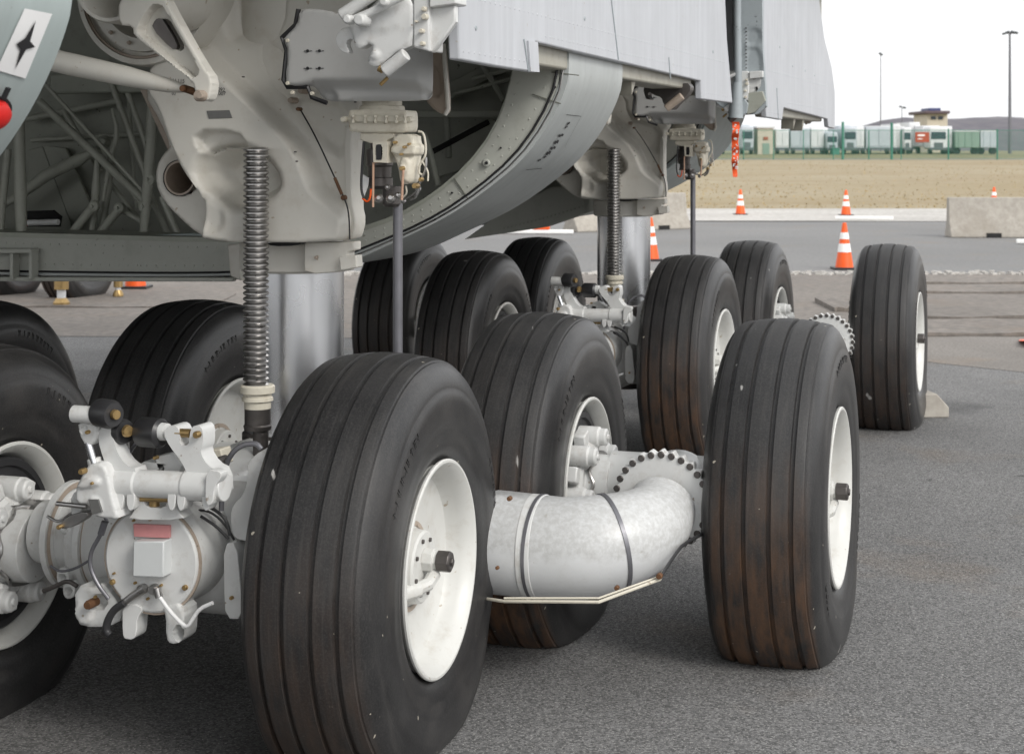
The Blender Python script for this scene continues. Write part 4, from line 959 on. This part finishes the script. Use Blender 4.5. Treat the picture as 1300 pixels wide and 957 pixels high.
m = MB(); kk = px(150, 95, 4.6); m.tube([at(30, 68, 4.55), at(90, 82, 4.57), at(160, 97, 4.59), at(215, 109, 4.6), at(236, 113, 4.6)], [14 * kk, 14.5 * kk, 13 * kk, 9 * kk, 5 * kk], 20); gp(m.build('white_strut', 'cast', AC))
gp(relief('casting_side', [(178, 114), (202, 114), (218, 145), (230, 185), (213, 190)], YS + .12, .3, 'tan', AC, (), 4, 0))
m = MB()
for k in range(7):
    a = R(20 + k * 22); p = at(186 + 70 * math.cos(a), -12 + 70 * math.sin(a), 5.09); m.lathe([(0, .008), (.01, .006)], p, (0, -1, 0), 8)
gp(m.split('ring_bolt', 'tan', AC))

# ================================================================== bogie
AXY, AXZ, AXC, WZ0 = 4.72, .60, -2.78, .55
# central cross barrel along x
ku = .00237
m = MB(); xs = [(-.52, .10), (-.45, .115), (-.36, .135), (-.345, .155), (-.335, .155), (-.33, .165), (-.26, .17), (-.20, .205), (.20, .205), (.26, .175), (.40, .165), (.45, .20), (.50, .20), (.52, .13), (.68, .12)]
m.lathe([(a, r) for a, r in xs], (AXC + .13, AXY - .06, AXZ), (1, 0, 0), 44); gp(m.build('axle_barrel', 'white', AC))
for u, r in ((92, .172), (134, .178), (306, .188)):
    p = at(u, 690, AXY - .06); m = MB(); m.lathe([(-.012, r - .03), (-.010, r), (.010, r), (.012, r - .03)], (p.x, AXY - .06, AXZ), (1, 0, 0), 44); gp(m.build('axle_collar', 'white', AC))
    m = MB(); m.lathe([(.014, r - .008), (.016, r - .004), (.018, r - .02)], (p.x, AXY - .06, AXZ), (1, 0, 0), 44, cap=False); gp(m.build('collar_seam', 'tan', AC))
for u, v in ((79, 733), (87, 750), (82, 668), (128, 640)):
    gp(relief('axle_lug', [(u - 7, v - 12), (u + 6, v - 12), (u + 8, v + 4), (u + 3, v + 10), (u - 4, v + 10), (u - 8, v + 3)], 4.50, .08, 'white', AC, [(ell(u, v, 4, 12), -.03, 2)], 2, 1, 1.5))
for pts, r, mt in (([(60, 655), (75, 664), (92, 650), (105, 640)], 2, 'steel'), ([(64, 718), (76, 726), (95, 722), (112, 712)], 1.8, 'rod'), ([(55, 750), (70, 744), (86, 736), (98, 744)], 3, 'dsteel'), ([(118, 640), (130, 650), (137, 664)], 2, 'rod'), ([(232, 640), (250, 632), (268, 640), (282, 652)], 2, 'steel'), ([(240, 650), (262, 646), (284, 662), (300, 690)], 1.6, 'hose')):
    m = MB(); m.tube([at(u, v, 4.42) for u, v in pts], r * .00237, 10, smooth=2); gp(m.build('axle_pipe', mt, AC))
gp(relief('junction_box', [(262, 572), (280, 570), (284, 590), (266, 594)], 4.40, .06, 'cream', AC, (), 3, 0, 0, bevel=.004))
m = MB(); knob(m, 286, 584, 4.38, 7, .05); gp(m.build('sensor_body', 'dsteel', AC)); m = MB(); knob(m, 276, 600, 4.36, 4, .04, 6); gp(m.build('hose_union', 'brass', AC))
m = MB(); m.lathe([(-.80, .085), (.80, .085)], (AXC, AXY, AXZ), (1, 0, 0), 24); gp(m.build('front_axle', 'steel', AC))
# bogie beam from the axle back to the rear axle, and rear axle
m = MB(); m.tube([(AXC + .1, AXY, .62), (AXC + .1, 5.4, .60), (AXC, 6.1, .6)], [.20, .24, .20], 28); gp(m.build('bogie_beam', 'white', AC, .01))
m = MB(); m.lathe([(-1.95, .075), (1.75, .075)], (-2.72, 6.2, WZ0), (1, 0, 0), 24); gp(m.build('rear_axle', 'white', AC))
# round cover
YC = 4.30; kc = px(192, 711, YC); pc = at(192, 711, YC)
m = MB(); m.lathe([(-.32, 70 * kc), (-.02, 68 * kc), (.0, 66.5 * kc), (.004, 64 * kc), (.006, 2 * kc)], pc, (0, -1, 0), 64); gp(m.build('round_cover', 'white', AC, angle=25))
m = MB(); m.lathe([(-.012, 69.8 * kc), (-.004, 69.6 * kc), (-.004, 67 * kc), (-.012, 67 * kc)], pc, (0, -1, 0), 64, cap=False); gp(m.build('cover_seam', 'tan', AC))
gp(relief('cover_web', [(152, 668), (222, 665), (224, 765), (152, 762)], YC - .004, .02, 'white', AC, (), 6, 0, 0, bevel=.006))
m = MB(); m.prism([at(u, v, YC - .016) for u, v in ((169, 665), (215, 667), (214.5, 683), (170, 681))], (0, .012, 0)); gp(m.build('faded_placard', 'pink', AC, .001))
m = MB(); m.prism([at(u, v, YC - .05) for u, v in ((169, 687), (208, 687), (207, 733), (168, 732))], (0, .05, 0)); gp(m.build('square_lid', 'box', AC, .004))
m = MB()
for u, v, r in ((192, 657, 3.6), (144, 738, 3.6), (236, 745, 3.6), (171, 660, 1.6), (173, 739, 1.8), (206, 742, 1.8), (189, 759, 1.8), (146, 727, 1.5), (180, 685, 2), (206, 685, 1.6)): knob(m, u, v, YC - .003, r, .012, 10)
gp(m.split('cover_screw', 'brass', AC))
# cable plugs and leads
for uv, r, mt in (([(184, 746), (170, 755), (156, 766)], 5, 'steel'), ([(199, 746), (202, 758)], 5, 'steel')):
    m = MB(); m.tube([at(u, v, YC - .03) for u, v in uv], r * kc, 12); knob(m, uv[0][0], uv[0][1], YC, 6.5, .03); gp(m.split('cable_plug', mt, AC))
m = MB(); m.tube([at(u, v, YC - .04) for u, v in ((158, 765), (145, 773), (137, 786), (134, 800), (140, 806))], 5 * kc, 12, smooth=2); gp(m.build('black_lead', 'hose', AC))
m = MB(); m.tube([at(u, v, YC - .04) for u, v in ((203, 758), (215, 775), (232, 793), (239, 795), (246, 783), (254, 772), (270, 765))], 2.6 * kc, 10, smooth=1); gp(m.build('white_lead', 'decal', AC))
m = MB(); m.tube([at(u, v, YC - .02) for u, v in ((134, 664), (127, 680), (115, 700), (114, 720), (124, 742), (138, 760))], 2.8 * kc, 10, smooth=2); m.tube([at(133, 662, YC - .03), at(128, 678, YC - .03)], 4.5 * kc, 10); gp(m.split('braided_hose', 'rod', AC))
for pts, r, mt in (([(258, 640), (275, 648), (288, 660), (292, 680)], 2.2, 'hose'), ([(281, 648), (282, 610), (290, 580), (305, 565), (325, 562), (332, 570)], 3.4, 'rod'), ([(160, 590), (166, 570), (180, 556), (186, 545)], 2.5, 'rod'), ([(212, 548), (222, 560), (230, 578), (234, 594)], 2.8, 'hose'), ([(260, 578), (272, 586), (284, 600)], 1.8, 'copper'), ([(255, 655), (275, 668), (290, 684)], 2, 'hose')):
    m = MB(); m.tube([at(u, v, YC + .05) for u, v in pts], r * kc, 10, smooth=2); gp(m.build('brake_hose', mt, AC))
# bottom lugs
gp(relief('jacking_lug', [(155, 765), (178, 768), (180, 776), (174, 784), (173, 806), (168, 812), (158, 811), (155, 804)], YC - .01, .06, 'white', AC, (), 4, 1, 0, bevel=.005))
gp(relief('jacking_lug', [(205, 770), (232, 765), (234, 800), (230, 815), (216, 818), (210, 810), (210, 782)], YC - .01, .08, 'white', AC, [(ell(226, 803, 5, ry=9), -.05, 2)], 2.5, 1, 2))
gp(relief('anchor_bracket', [(94, 742), (124, 748), (128, 738), (142, 755), (155, 775), (150, 792), (118, 797), (96, 792)], YC + .02, .12, 'white', AC, [(ell(125, 764, 9), -.04, 4), ([(96, 765), (118, 765), (118, 792), (97, 790)], .012, 4)], 3, 1, 2))
m = MB(); knob(m, 122, 763, YC + .02, 6, .05); gp(m.split('anchor_pin', 'rust', AC))
gp(relief('side_bracket', [(284, 690), (300, 688), (305, 740), (308, 786), (286, 785), (284, 745)], YC + .06, .1, 'white', AC, (), 4, 1, 0, bevel=.005))
m = MB(); knob(m, 295, 758, YC + .06, 2.4, .012); knob(m, 122, 757, YC, 2, .01); knob(m, 108, 780, YC + .02, 2, .012); gp(m.split('bracket_bolt', 'brass', AC))
gp(relief('torque_plate', [(345, 565), (322, 578), (314, 590), (315, 606), (309, 628), (296, 640), (292, 655), (295, 678), (304, 686), (345, 690)], YC + .08, .06, 'white', AC, (), 4, 1, 0, bevel=.008))
# cross tube with levers
YL = 4.24; kl = px(200, 600, YL)
m = MB(); a, b = at(140, 612, YL), at(286, 618, YL)
m.tube([a, a.lerp(b, .25), a.lerp(b, .26), a.lerp(b, .66), a.lerp(b, .67), b], [19 * kl, 19 * kl, 17.5 * kl, 17.5 * kl, 19 * kl, 18 * kl], 28); gp(m.build('cross_tube', 'white', AC, .003))
gp(relief('lever_arm', [(124, 545), (134, 534), (140, 552), (146, 575), (158, 592), (172, 596), (172, 634), (152, 632), (140, 615), (128, 580), (122, 560)], YL - .03, .07, 'white', AC, (), 3, 1, 5, bevel=0))
m = MB(); m.tube([at(93, 525, YL - .05), at(124, 527, YL - .05)], 11 * kl, 24); gp(m.build('roller_pin', 'white', AC, .003))
m = MB(); p = at(135, 525, YL - .05); m.lathe([(-.038, 14 * kl), (-.03, 18 * kl), (.02, 18.5 * kl), (.036, 15 * kl), (.036, 6 * kl)], p, (.9, -.35, 0), 28); gp(m.build('rubber_roller', 'hose', AC))
m = MB(); p = at(145, 526, YL - .065); m.lathe([(0, 6.5 * kl), (.012, 6 * kl)], p, (.9, -.35, 0), 16); gp(m.build('roller_cap', 'brass', AC))
m = MB(); p = at(151, 547, YL + .02); m.lathe([(-.04, 14 * kl), (-.032, 16.5 * kl), (.02, 16.5 * kl), (.034, 14 * kl), (.034, 8 * kl)], p, (.9, -.4, 0), 28); gp(m.build('rubber_roller', 'hose', AC))
m = MB(); p = at(161, 547, YL - .01); m.lathe([(0, 8 * kl), (.01, 7 * kl)], p, (.9, -.4, 0), 16); gp(m.build('roller_cap', 'brass', AC))
gp(relief('pin_bracket', [(98, 535), (122, 538), (121, 555), (114, 566), (108, 566), (100, 552)], YL - .04, .05, 'white', AC, [([(103, 540), (110, 540), (110, 550), (103, 550)], -.01, 2)], 2, 1, 2))
m = MB(); knob(m, 113, 548, YL - .04, 2.5, .015); gp(m.split('bracket_bolt', 'brass', AC))
m = MB(); m.tube([at(112, 562, YL - .03), at(121, 592, YL - .03)], 5 * kl, 14); gp(m.build('cylinder_rod', 'chrome', AC))
# brake compensating cylinder
gp(relief('actuator_body', [(106, 598), (114, 588), (131, 588), (138, 606), (142, 630), (148, 650), (150, 660), (130, 658), (118, 655), (112, 640), (96, 640), (94, 622)], YL - .06, .12, 'white', AC, [([(108, 606), (128, 606), (126, 618), (96, 620)], .012, 4), ([(112, 630), (128, 632), (130, 655), (117, 652)], .006, 3)], 2.5, 1, 3))
m = MB(); m.lathe([(0, 9 * kl), (.02, 9 * kl), (.022, 5 * kl)], at(121, 590, YL - .02), (-.25, 0, 1), 18); gp(m.build('gland_nut', 'white', AC, .002))
m = MB(); m.prism([at(u, v, YL - .072) for u, v in ((112, 634), (124, 634), (129, 650), (117, 653))], (0, .008, 0)); gp(m.build('data_plate', 'plate', AC))
m = MB(); knob(m, 108, 597, YL - .06, 4, .025); knob(m, 118, 613, YL - .07, 2, .01); gp(m.split('bleed_screw', 'brass', AC))
gp(relief('actuator_bracket', [(90, 625), (105, 625), (105, 645), (96, 660), (90, 655)], YL, .1, 'white', AC, (), 3, 1, 0, bevel=.004))
gp(relief('link_plate', [(74, 668), (84, 655), (110, 648), (112, 656), (95, 668), (78, 672)], YL - .02, .03, 'steel', AC, (), 3, 1, 0, bevel=.003))
m = MB(); knob(m, 77, 668, YL - .02, 3, .015); gp(m.build('link_bolt', 'brass', AC))
m = MB(); m.tube([at(72, 639, YL - .04), at(110, 643, YL - .04)], 3 * kl, 10); gp(m.build('push_rod', 'steel', AC))
# fork
gp(relief('fork_arm', [(205, 550), (212, 541), (222, 541), (227, 550), (226, 566), (238, 566), (239, 552), (242, 542), (250, 540), (256, 546), (256, 566), (252, 575), (262, 592), (278, 600), (280, 636), (250, 636), (240, 610), (228, 585), (214, 568)], YL - .02, .08, 'white', AC, (), 3, 1, 4))
m = MB(); m.tube([at(224, 549, YL), at(242, 550, YL)], 5.5 * kl, 14); knob(m, 252, 551, YL - .02, 4.5, .02); gp(m.split('fork_bolt', 'brass', AC))
m = MB(); p = at(193, 549, YL + .03); m.lathe([(-.045, 16 * kl), (-.035, 19 * kl), (.03, 19 * kl), (.04, 15 * kl)], p, (1, -.1, 0), 28); gp(m.build('rubber_roller', 'hose', AC))
m = MB(); p = at(208, 548, YL + .02); m.lathe([(-.02, 12 * kl), (.012, 11 * kl)], p, (1, -.1, 0), 20); gp(m.build('roller_collar', 'white', AC))
gp(relief('bell_crank', [(262, 596), (280, 598), (281, 606), (272, 618), (270, 640), (262, 642), (260, 625)], YL - .05, .04, 'white', AC, (), 3, 1, 0, bevel=.004))
for u in (152, 166, 218, 230, 262):
    gp(relief('tube_clevis', [(u - 5, 622), (u + 4, 622), (u + 5, 636), (u + 2, 648), (u - 3, 648), (u - 6, 638)], YL - .035, .05, 'white', AC, (), 3, 1, 0, bevel=.003))
gp(relief('cover_yoke', [(172, 636), (182, 632), (184, 644), (210, 645), (212, 632), (222, 634), (226, 650), (236, 660), (160, 660), (170, 650)], YL - .0, .06, 'white', AC, (), 3, 1, 0, bevel=.004))
m = MB(); m.tube([at(178, 633, YL - .0), at(214, 634, YL)], 3.5 * kl, 12); m.tube([at(196, 630, YL + .02), at(196, 642, YL + .02)], 7 * kl, 12); gp(m.split('yoke_bolt', 'brass', AC))
for pts in ([(165, 598), (182, 586), (212, 588), (208, 600)], [(196, 580), (215, 576), (232, 590), (228, 600), (200, 598)]):
    gp(relief('rear_bracket', pts, YL + .06, .06, 'white', AC, (), 4, 0, 0, bevel=.004))
m = MB()
for uv in ((200, 580), (166, 590)): knob(m, uv[0], uv[1], YL + .06, 2.5, .02)
gp(m.split('bracket_bolt', 'brass', AC)); m = MB(); m.tube([at(165, 595, YL + .1), at(161, 555, YL + .1), at(158, 545, YL + .1)], .006, 8); gp(m.build('grease_pipe', 'steel', AC))

# --- curved arm carrying the rear outer pair
ez = .50
path = [(-2.35, 5.50, .5), (-2.0, 5.47, .5), (-1.87, 5.41, .495), (-1.62, 5.40, .49)]
for k in range(1, 10):
    a = R(10 * k); path.append((-1.60 + .25 * math.sin(a), 5.65 - .25 * math.cos(a), .49 + .07 * k / 9))
path.append((-1.35, 5.72, .58))
rad = [.05, .09, .176, .174] + [.174 - .046 * (k / 9) ** 1.4 for k in range(1, 10)] + [.124]
m = MB(); m.tube(path, rad, 44); gp(m.build('curved_arm', 'arm' if 'arm' in M else 'white', AC))
def band(i, t, dr, wd, name, mt):
    a, b = Vector(path[i]), Vector(path[i + 1]); p = a.lerp(b, t); r = rad[i] * (1 - t) + rad[i + 1] * t; m = MB()
    m.lathe([(-wd, r - .002), (-wd, r + dr), (wd, r + dr), (wd, r - .002)], p, b - a, 48, cap=False); gp(m.build(name, mt, AC))
band(2, .68, .004, .006, 'arm_clamp', 'rod'); band(6, .5, .004, .007, 'arm_seam', 'rod')
m = MB(); m.lathe([(-.05, .1775), (.0, .1775)], (-1.735, 5.405, .49), (-1, 0, 0), 44); gp(m.build('arm_collar', 'white', AC, .003))
fc = Vector((-1.35, 5.72, .605)); fr = .172
m = MB(); n = 84; pts = []
for k in range(n):
    g = 2 * math.pi * k / n; rr = fr * (1 + .045 * max(0, math.cos(g * 28)))
    pts.append(fc + Vector((rr * math.cos(g), 0, rr * math.sin(g))))
n = 28 * 8; pts = []
for k in range(n):
    g = 2 * math.pi * k / n; rr = fr - .004 + .014 * (.5 + .5 * math.cos(g * 28))
    pts.append(fc + Vector((rr * math.cos(g), 0, rr * math.sin(g))))
m.prism(pts, (0, .045, 0)); gp(m.build('bolt_flange', 'white', AC, .002, angle=25))
for k in range(28):
    g = 2 * math.pi * k / 28; m = MB(); p = fc + Vector((fr * .965 * math.cos(g), 0, fr * .965 * math.sin(g)))
    m.lathe([(0, .0125), (.004, .0125), (.007, .010), (.007, .004)], p, (0, -1, 0), 10); gp(m.build('flange_bolt', 'dsteel', AC))
m = MB(); m.tube([(-1.35, 5.74, .6), (-1.40, 6.22, .57)], .13, 32); m.lathe([(-.22, .11), (.2, .11)], (-1.44, 6.22, .57), (1, 0, 0), 28); m.lathe([(0, .14), (.03, .14)], (-1.26, 6.22, .57), (1, 0, 0), 28); gp(m.split('axle_stub', 'white', AC))
m = MB(); m.tube([at(612, 759, 5.25), at(640, 763, 5.15), at(760, 764, 5.12), at(838, 735, 5.25), at(842, 725, 5.3)], .0055, 8); m.tube([at(640, 759, 5.15), at(760, 759, 5.13), at(836, 732, 5.26)], .0035, 8); gp(m.split('guard_rail', 'cream', AC))
m = MB(); m.tube([at(838, 733, 5.25), at(856, 705, 5.4), at(868, 690, 5.5), at(893, 677, 5.7)], .006, 8, smooth=1); gp(m.build('sensor_lead', 'hose', AC))
m = MB(); knob(m, 838, 730, 5.25, 4, .02); knob(m, 784, 745, 5.2, 3, .02); knob(m, 632, 720, 5.16, 2.4, .012); knob(m, 648, 632, 5.16, 3, .02); gp(m.split('clamp_screw', 'rust', AC))

# ================================================================== rear gear: copies
def dup(o, d):
    c = o.copy(); COL.objects.link(c); c.parent = o.parent; c.location = o.location + Vector(d); return c
for o in GEAR: dup(o, (-.11, 5.13, 0))
for o in HOOK: dup(o, (0, 5.28, 0))

# ================================================================== wheels
WZ = .55
RT, WT = .66, .216
def tyre_mesh():
    # half profile from crown to bead, mirrored; x across, r radius
    half = []
    def crown(x): return RT - .10 * x * x / .03 * .22
    gro = (.043, .118); gw = .0058
    xs = [0.0]
    for g in gro: xs += [g - gw - .0035, g - gw, g, g + gw, g + gw + .0035]
    xs += [.150]
    for x in xs:
        d = 0
        for g in gro:
            if abs(x - g) <= gw + 1e-6: d = .014
        half.append((x, crown(x) - d))
    half += [(.160, RT - .020), (.1625, RT - .026), (.168, RT - .027), (.178, RT - .037), (.190, RT - .056), (.200, RT - .082), (.2055, RT - .103), (.206, RT - .108), (.211, RT - .118), (.2155, RT - .145), (.216, RT - .175), (.2155, .458), (.213, .432), (.2115, .428), (.209, .40), (.204, .374), (.196, .354), (.185, .338), (.165, .318)]
    prof = [(-x, r) for x, r in half[::-1]] + half[1:]
    m = MB(); n = 120; k = len(prof); vs = []
    for i in range(n):
        g = 2 * math.pi * i / n
        for x, r in prof:
            z = r * math.sin(g); y = r * math.cos(g); xx = x
            if z < .002 - WZ:
                z = .002 - WZ + (z - .002 + WZ) * .03
            if z < -.3:                                    # bulge of the loaded sidewall
                f = (-.3 - z) / .3; xx = x * (1 + .055 * math.sin(min(1, f) * math.pi * .8) * min(1, abs(x) / .2))
            vs.append((xx, y, z))
    fs = [(i * k + j, i * k + j + 1, ((i + 1) % n) * k + j + 1, ((i + 1) % n) * k + j) for i in range(n) for j in range(k - 1)]
    m.add(vs, fs); o = m.build('tyre', 'rubber', None, 0, 24); return o
TY = tyre_mesh()
def letters():
    """worn raised lettering band on the sidewall"""
    m = MB(); rnd = random.Random(3)
    for s in (1, -1):
        for st in (R(35), R(160), R(275)):
            g = st
            for q in range(9):
                wd = rnd.choice((.012, .016, .02))
                for part in range(rnd.choice((1, 2))):
                    rr = .515; a0 = g + part * .018; h = .016
                    m.box((s * .2150, rr * math.cos(a0), rr * math.sin(a0)), (.0035, .004, h * 1.6), Matrix.Rotation(a0 - R(90), 3, 'X'))
                m.box((s * .2150, (.515 + rnd.choice((-.013, 0, .013))) * math.cos(g + .01), (.515) * math.sin(g + .01)), (.0035, wd, .004), Matrix.Rotation(g + .01 - R(90), 3, 'X'))
                g += wd / .485 + .03
    return m
def rim_mesh():
    m = MB()
    for s in (1, -1):
        m.lathe([(s * .18, .322), (s * .196, .335), (s * .203, .336), (s * .207, .332), (s * .207, .325), (s * .200, .317), (s * .182, .303), (s * .160, .295), (s * .135, .291), (s * .118, .282), (s * .108, .265), (s * .098, .21), (s * .092, .14), (s * .092, .06), (s * .092, .002)], (0, 0, 0), (1, 0, 0), 64, cap=False)
    m.lathe([(-.182, .315), (.182, .315)], (0, 0, 0), (1, 0, 0), 48, cap=False)
    return m
def hub_parts(w):
    m = MB(); m.lathe([(.084, .110), (.092, .112), (.096, .104), (.128, .100), (.134, .094), (.134, .05), (.136, .002)], (0, 0, 0), (1, 0, 0), 40); P = [m.build('hub_cap', 'rimw', w, 0, 30, loc=(0, 0, 0))]
    m = MB(); m.lathe([(.088, .124), (.0955, .124), (.0955, .110)], (0, 0, 0), (1, 0, 0), 40, cap=False); P.append(m.build('hub_gasket', 'tan', w, 0, 30, loc=(0, 0, 0)))
    m = MB(); m.lathe([(.134, .034), (.165, .034), (.165, .026), (.175, .026)], (0, 0.0, .02), (1, 0, 0), 8)
    m.tube([(.135, -.06, -.045), (.16, -.04, -.035), (.165, 0, -.015)], .019, 10); m.tube([(.10, -.115, -.05), (.14, -.06, -.045)], .022, 12); P.extend(m.split('hub_valve', 'rimw', w, .002, 30, loc=(0, 0, 0)))
    m = MB(); m.lathe([(.175, .03), (.212, .03), (.216, .024)], (0, 0.0, .02), (1, 0, 0), 8); m.lathe([(.21, .012), (.222, .012)], (0, 0, .02), (1, 0, 0), 6); P.extend(m.split('axle_nut', 'dsteel', w, .002, 30, loc=(0, 0, 0)))
    m = MB()
    for k in range(8):
        a = R(45 * k + 15); m.lathe([(.130, .007), (.140, .006)], (0, .078 * math.cos(a), .078 * math.sin(a)), (1, 0, 0), 6)
    P.extend(m.split('cap_bolt', 'dsteel', w, 0, 30, loc=(0, 0, 0)))
    return P
def brake_parts(w):
    P = []
    m = MB(); m.lathe([(.10, .283), (.158, .283), (.166, .276), (.166, .255), (.155, .25), (.155, .205), (.16, .20), (.16, .09)], (0, 0, 0), (1, 0, 0), 56); P.append(m.build('brake_disc_stack', 'hose', w, 0, 30, loc=(0, 0, 0)))
    m = MB(); m.lathe([(.15, .17), (.205, .165), (.215, .150), (.215, .12), (.30, .115)], (0, 0, 0), (1, 0, 0), 44); P.append(m.build('brake_carrier', 'white', w, .003, 30, loc=(0, 0, 0)))
    for k in range(7):
        a = 2 * math.pi * k / 7 + .52; y, z = .183 * math.cos(a), .183 * math.sin(a); m = MB()
        m.lathe([(.15, .040), (.235, .040), (.24, .034), (.262, .034), (.268, .028), (.268, .012), (.275, .010)], (0, y, z), (1, 0, 0), 22)
        m.tube([(.2, y, z), (.2, y * .72, z * .72)], .034, 10)
        P.extend(m.split('brake_cylinder', 'white', w, .002, 30, loc=(0, 0, 0)))
    m = MB()
    for k in range(7):
        a = 2 * math.pi * (k + .5) / 7 + .52; y, z = .195 * math.cos(a), .195 * math.sin(a)
        m.box((.185, y, z), (.05, .05, .06), Matrix.Rotation(a, 3, 'X'))
    P.extend(m.split('brake_link', 'white', w, .006, 30, loc=(0, 0, 0)))
    m = MB(); pts = []
    for k in range(40):
        a = 2 * math.pi * k / 40; pts.append((.24 + .012 * math.sin(a * 7), .125 * math.cos(a), .125 * math.sin(a)))
    m.tube(pts, .007, 8); P.append(m.build('brake_line', 'steel', w, 0, 30, loc=(0, 0, 0)))
    return P
rim_o = rim_mesh().build('wheel', 'rimw', AC, 0, 28, loc=(0, 0, 0))
LET = letters().build('sidewall_lettering', 'rubber', rim_o, 0, 30, loc=(0, 0, 0), kind='stuff')
TY.parent = rim_o; TY.location = (0, 0, 0)
HUB = hub_parts(rim_o); BRK = brake_parts(rim_o)
proto_used = [False]
WH = [(-2.045, 4.80, 'h'), (-.995, 6.26, 'h'), (-1.95, 6.20, 'b'), (-3.49, 4.65, 'b'), (-3.50, 6.26, 'h'), (-4.49, 6.02, 'h'),
      (-2.143, 9.89, 'h'), (-1.124, 11.49, 'h'), (-2.08, 11.6, 'b'), (-3.54, 9.90, 'b'), (-3.648, 11.56, 'h'), (-4.70, 11.6, 'h'),
      (-11.75, 18.0, 'h'), (-12.85, 18.1, 'h')]
WL = ['nearest tyre in the foreground', 'large outer tyre at the right foreground', None, None, None, None, None, 'farthest right tyre with a grey chock behind it', None, None, None, None, None, None]
for i, (x, y, kd) in enumerate(WH):
    wdup = rim_o.copy(); COL.objects.link(wdup); wdup.parent = AC; wdup.location = Vector((x, y, WZ)) - AO
    if i == 0: wdup.rotation_euler = (0, 0, R(1.7)); wdup.location.x += .012
    if WL[i]: wdup['label'] = WL[i]
    tilt = random.uniform(-1, 1) * .004; spin = 0
    ty = TY.copy(); COL.objects.link(ty); ty.parent = wdup; ty.location = (0, 0, 0)
    if i in (1, 2, 6): ty.material_slots[0].link = 'OBJECT'; ty.material_slots[0].material = M['rusty']
    le = LET.copy(); COL.objects.link(le); le.parent = wdup; le.location = (0, 0, 0); le.rotation_euler = (random.uniform(0, 6), 0, 0)
    hr = random.uniform(-.5, .5) if i else 0
    for q in (HUB if kd == 'h' else BRK):
        c = q.copy(); c.scale = (1.08, 1.12, 1.12) if kd == 'h' else (1, 1, 1); COL.objects.link(c); c.parent = wdup; c.location = (0, 0, 0); c.rotation_euler = (hr, 0, 0)
for o in HUB + BRK + [LET, TY, rim_o]: bpy.data.objects.remove(o)

# end of the fairing
m = MB(); m.prism([(-8.5, 12.42, 1.6), (-3.4, 12.42, 1.9), (-2.7, 12.42, 2.6), (-2.4, 12.42, 3.0), (-1.9, 12.42, 4.4), (-3.2, 12.42, 6.6), (-6.5, 12.42, 8.6), (-8.5, 12.42, 8.6)], (0, .02, 0)); m.build('fairing_end', 'skin2', AC)

# ------------------------------------------------------------------ loose things by the aircraft
p = gz(1188, 530); o = thing('wheel_chock', 'grey wheel chock against the back of the far right tyre', 'chock', p)
m = MB(); a = gz(1150, 531); b = gz(1205, 530); d = (b - a).normalized(); L = (b - a).length
m.prism([a, b, b + Vector((0, 0, .07)), a + d * (L * .72) + Vector((0, 0, .165)), a + Vector((0, 0, .165))], Vector((-d.y, d.x, 0)) * .30); m.build('chock_block', 'conc', o, .008)
# streamer
o = thing('warning_streamer', 'orange warning streamer hanging from the latch between the two gear doors', 'streamer', at(934, 155, YJ - .06))
m = MB(); n = 40; vs = []
for i in range(n + 1):
    v = 155 + 70 * i / n; p = at(934 + .5 * math.sin(i * .35) - i * .03, v, YJ - .06 + .015 * math.sin(i * .6)); hw = (4.4 + .3 * math.sin(i * .7) - 2.0 * max(0, (i - 26) / 14)) * px(934, 190, YJ); a = math.sin(i * .35) * .35
    dv = Vector((math.cos(a), math.sin(a), 0)) * hw; nn = Vector((-math.sin(a), math.cos(a), 0)) * .003
    vs += [p - dv + nn, p + dv + nn, p + dv - nn, p - dv - nn]
m.add(vs, [(4 * i + k, 4 * i + (k + 1) % 4, 4 * i + 4 + (k + 1) % 4, 4 * i + 4 + k) for i in range(n) for k in range(4)] + [(0, 1, 2, 3), (4 * n, 4 * n + 1, 4 * n + 2, 4 * n + 3)])
m.build('ribbon', 'stream', o)
m = MB(); rnd = random.Random(5)
for k in range(26):
    i = rnd.uniform(1, 34); v = 155 + 70 * i / n; u = 934 + rnd.uniform(-3, 3); q = at(u, v, YJ - .085); m.box(q, (rnd.uniform(.004, .012), .003, rnd.uniform(.006, .016)), Matrix.Rotation(rnd.uniform(-.6, .6), 3, 'Y'))
m.build('white_print', 'cwhite', o, kind='stuff')
for ob in SC.objects:
    if '_o' in ob: del ob['_o']
